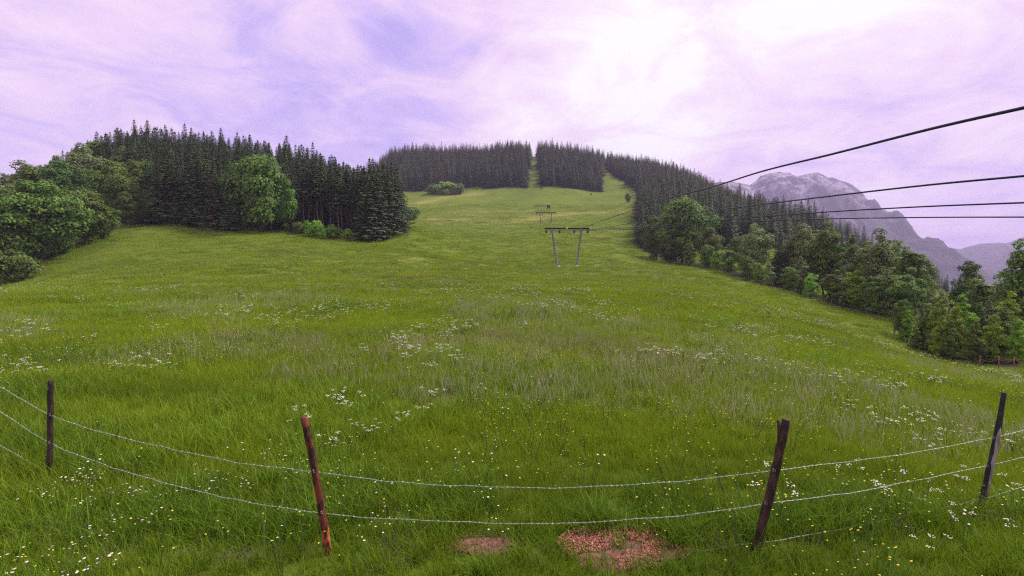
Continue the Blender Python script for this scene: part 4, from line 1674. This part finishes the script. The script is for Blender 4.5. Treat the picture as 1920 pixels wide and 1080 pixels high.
# ------------------------------------------------------------------ ski lift
def pylon(bl, br, tl, tr, beam_l, beam_r, beam_y, D, label, sheaves, lamp=False):
    xs1 = [hit_x(px, D) for px in (bl, br)]
    c = Vector(((xs1[0] + xs1[1]) / 2, D, tz((xs1[0] + xs1[1]) / 2, D)))
    e = empty('lift_pylon', c, label, 'pylon', 'drag lift pylons up the slope')
    zb = D * T(beam_y)
    sc = D / 96.0
    for px0, px1 in ((bl, tl), (br, tr)):
        x0, x1 = hit_x(px0, D), hit_x(px1, D)
        mb = MB()
        g = Vector((x0, D, tz(x0, D) - 0.4))
        t_ = Vector((x1, D, zb))
        n = 8
        mb.tube([g.lerp(t_, i_ / n) - c for i_ in range(n + 1)], [0.24 - 0.09 * i_ / n for i_ in range(n + 1)], 10)
        leg = mb.build('leg', M_steel, e)
        ft = MB()
        ft.tube([g - c + Vector((0, 0, 0.1)), g - c + Vector((0, 0, 0.75))], [0.5, 0.42], 10)
        ft.build('concrete_footing', M_conc, e)
        # bolt flange at mid height
        fl = MB()
        m = g.lerp(t_, 0.52) - c
        u = (t_ - g).normalized() * 0.06
        fl.tube([m - u, m + u], 0.27, 10)
        fl.build('flange', M_steel, leg)
        st = MB()
        for q in range(10):
            p = g.lerp(t_, 0.35 + 0.06 * q) - c
            st.box(p + Vector((0, -0.2, 0)), (0.42, 0.04, 0.035))
        st.build('ladder_rung', M_dark, leg)
    xl, xr = hit_x(beam_l, D), hit_x(beam_r, D)
    mb = MB()
    bl_, br_ = Vector((xl, D, zb)) - c, Vector((xr, D, zb)) - c
    mid = (bl_ + br_) / 2
    wd = (br_ - bl_).length
    mb.box(mid + Vector((0, 0, 0.12)), (wd, 0.30, 0.05)).box(mid + Vector((0, 0, -0.12)), (wd, 0.30, 0.05)).box(mid, (wd, 0.05, 0.22))
    for k in range(13):
        mb.box(bl_.lerp(br_, k / 12), (0.05, 0.29, 0.20))
    beam = mb.build('crossbeam', M_dark, e, smooth=False)
    for k in (0, 1):
        x_ = hit_x((tl, tr)[k], D)
        p = Vector((x_, D, zb)) - c
        MB().box(p + Vector((0, 0, -0.35)), (0.5, 0.36, 0.4)).build('head_plate', M_steel, e, smooth=False)
    pos = []
    for px in sheaves:
        x_ = hit_x(px, D)
        p = Vector((x_, D, zb - 0.42)) - c
        s = MB()
        s.box(p + Vector((0, 0, 0.20)), (0.08, 0.12, 0.30))
        s.box(p + Vector((0, 0, -0.05)), (0.14, 1.3, 0.14))
        for yy in (-0.45, -0.15, 0.15, 0.45):
            s.tube([p + Vector((-0.12, yy, -0.16)), p + Vector((0.12, yy, -0.16))], 0.17, 12)
        s.box(p + Vector((0.0, 0, -0.32)), (0.30, 0.5, 0.16))
        s.build('sheave_assembly', M_dark, e, smooth=False)
        pos.append(Vector((x_, D, zb - 0.42)))
    if lamp:
        mb = MB()
        p = Vector((hit_x(1062, D), D - 0.17, zb + 0.02)) - c
        mb.tube([p, p + Vector((0, -0.12, 0))], [0.22, 0.20], 12)
        mb.build('orange_marker', M_orange, e)
    return pos


def hit_x(px, D):
    return (px - 960) / FPX * D


s1 = pylon(1046, 1080, 1034, 1090, 1021, 1104, 428.5, 96, 'nearest two legged lift pylon standing in the meadow', (1024, 1048.5, 1076, 1101), lamp=True)
s2 = pylon(1015.5, 1032, 1011, 1034, 1004.5, 1041, 398.5, 212, 'second lift pylon behind the nearest one', (1006, 1017, 1029, 1040))
s3 = pylon(1007, 1020, 1005, 1022, 1001, 1024, 386, 315, 'third lift pylon, faint on the upper meadow', (1003, 1009, 1016, 1022))
s4 = pylon(998.5, 1006, 997.5, 1007, 995, 1009.5, 338, 440, 'faint lift pylon in the ski cutting', (996, 1000, 1004, 1008))

# small dark cabin beside the second pylon
b = ground_at(1028.5, 300)
e = empty('control_box', b, 'small dark box on legs beside the third lift pylon', 'box')
mb = MB()
mb.box((0, 0, 2.2), (1.7, 1.2, 1.6))
mb.build('housing', M_dark, e, smooth=False)
mb = MB()
mb.box((0, 0, 3.08), (2.0, 1.5, 0.12))
mb.build('roof', M_steel, e, smooth=False)
for sx in (-0.6, 0.6):
    mb = MB()
    mb.tube([(sx, 0, -0.3), (sx, 0, 1.38)], 0.09, 8)
    mb.build('leg', M_dark, e)


def rope(name, pts, rad, label, group, n=8):
    mb = MB()
    mb.tube(pts, rad, n)
    o = mb.build(name, M_cable, None)
    return tag(o, label, 'cable', group)


def near_cable(start, pix, D0, rad, label):
    """from the first pylon to the valley station behind the camera's right shoulder; the distance follows a straight run"""
    s0 = project(start)
    pts = [start.copy()]
    xe = pix[-1][0]
    for px, py in pix:
        t = (px - s0[0]) / (1920 - s0[0])
        D = 1 / ((1 - t) / start.y + t / D0)
        pts.append(P(px, py, D))
    pts = catmull(pts, 10)
    # continue straight on to the station
    d = (pts[-1] - pts[-4]).normalized()
    pts.append(pts[-1] + d * 12)
    rope('lift_cable', pts, rad, label, 'lift cables from the nearest pylon to the right')


near_cable(s1[2], [(1200, 389.5), (1330, 352), (1430, 321), (1560, 289), (1740, 243), (1920, 202), (1960, 193)], 8.0, 0.028,
           'highest and thickest lift cable rising to the upper right corner')
near_cable(s1[3], [(1250, 407), (1400, 387), (1530, 371), (1720, 349), (1920, 330), (1960, 326)], 12.0, 0.028,
           'second lift cable from the top, over the big round tree')
near_cable(s1[1], [(1180, 427), (1300, 417), (1500, 401), (1700, 389), (1920, 380), (1960, 378.5)], 16.0, 0.028,
           'third lift cable from the top')
near_cable(s1[0], [(1180, 430), (1300, 421), (1500, 412), (1700, 408), (1920, 407), (1960, 407)], 20.0, 0.028,
           'lowest lift cable, almost level')
for A_, B_, nm in ((s1, s2, 'lift cable between the nearest and the second pylon'), (s2, s3, 'lift cable between the second and the third pylon'), (s3, s4, 'lift cable climbing from the third pylon into the cutting')):
    for p, q in zip(A_, B_):
        pts = []
        for i_ in range(15):
            t = i_ / 14
            pts.append(p.lerp(q, t) + Vector((0, 0, -4 * t * (1 - t) * 0.9)))
        rope('lift_cable', pts, 0.016, nm, nm.replace('cable', 'cables'), 5)

# ------------------------------------------------------------------ haze
hz, nt = new_mat('haze')
pv = N(nt, 'ShaderNodeVolumePrincipled')
pv.inputs['Color'].default_value = (0.73, 0.63, 1.0, 1)
pv.inputs['Density'].default_value = 0.00020
pv.inputs['Anisotropy'].default_value = 0.0
o = nt.nodes.new('ShaderNodeOutputMaterial')
L(nt, pv.outputs[0], o.inputs['Volume'])
mb = MB()
zlo, zhi = float(V[:, 2].min()) - 60, 520.0
mb.box((0, 0, (zlo + zhi) / 2), (9200, 9200, zhi - zlo))
hb = mb.build('haze', hz, None, smooth=False)
tag(hb, 'thin lavender haze veiling the far hill and mountains', kind='stuff')
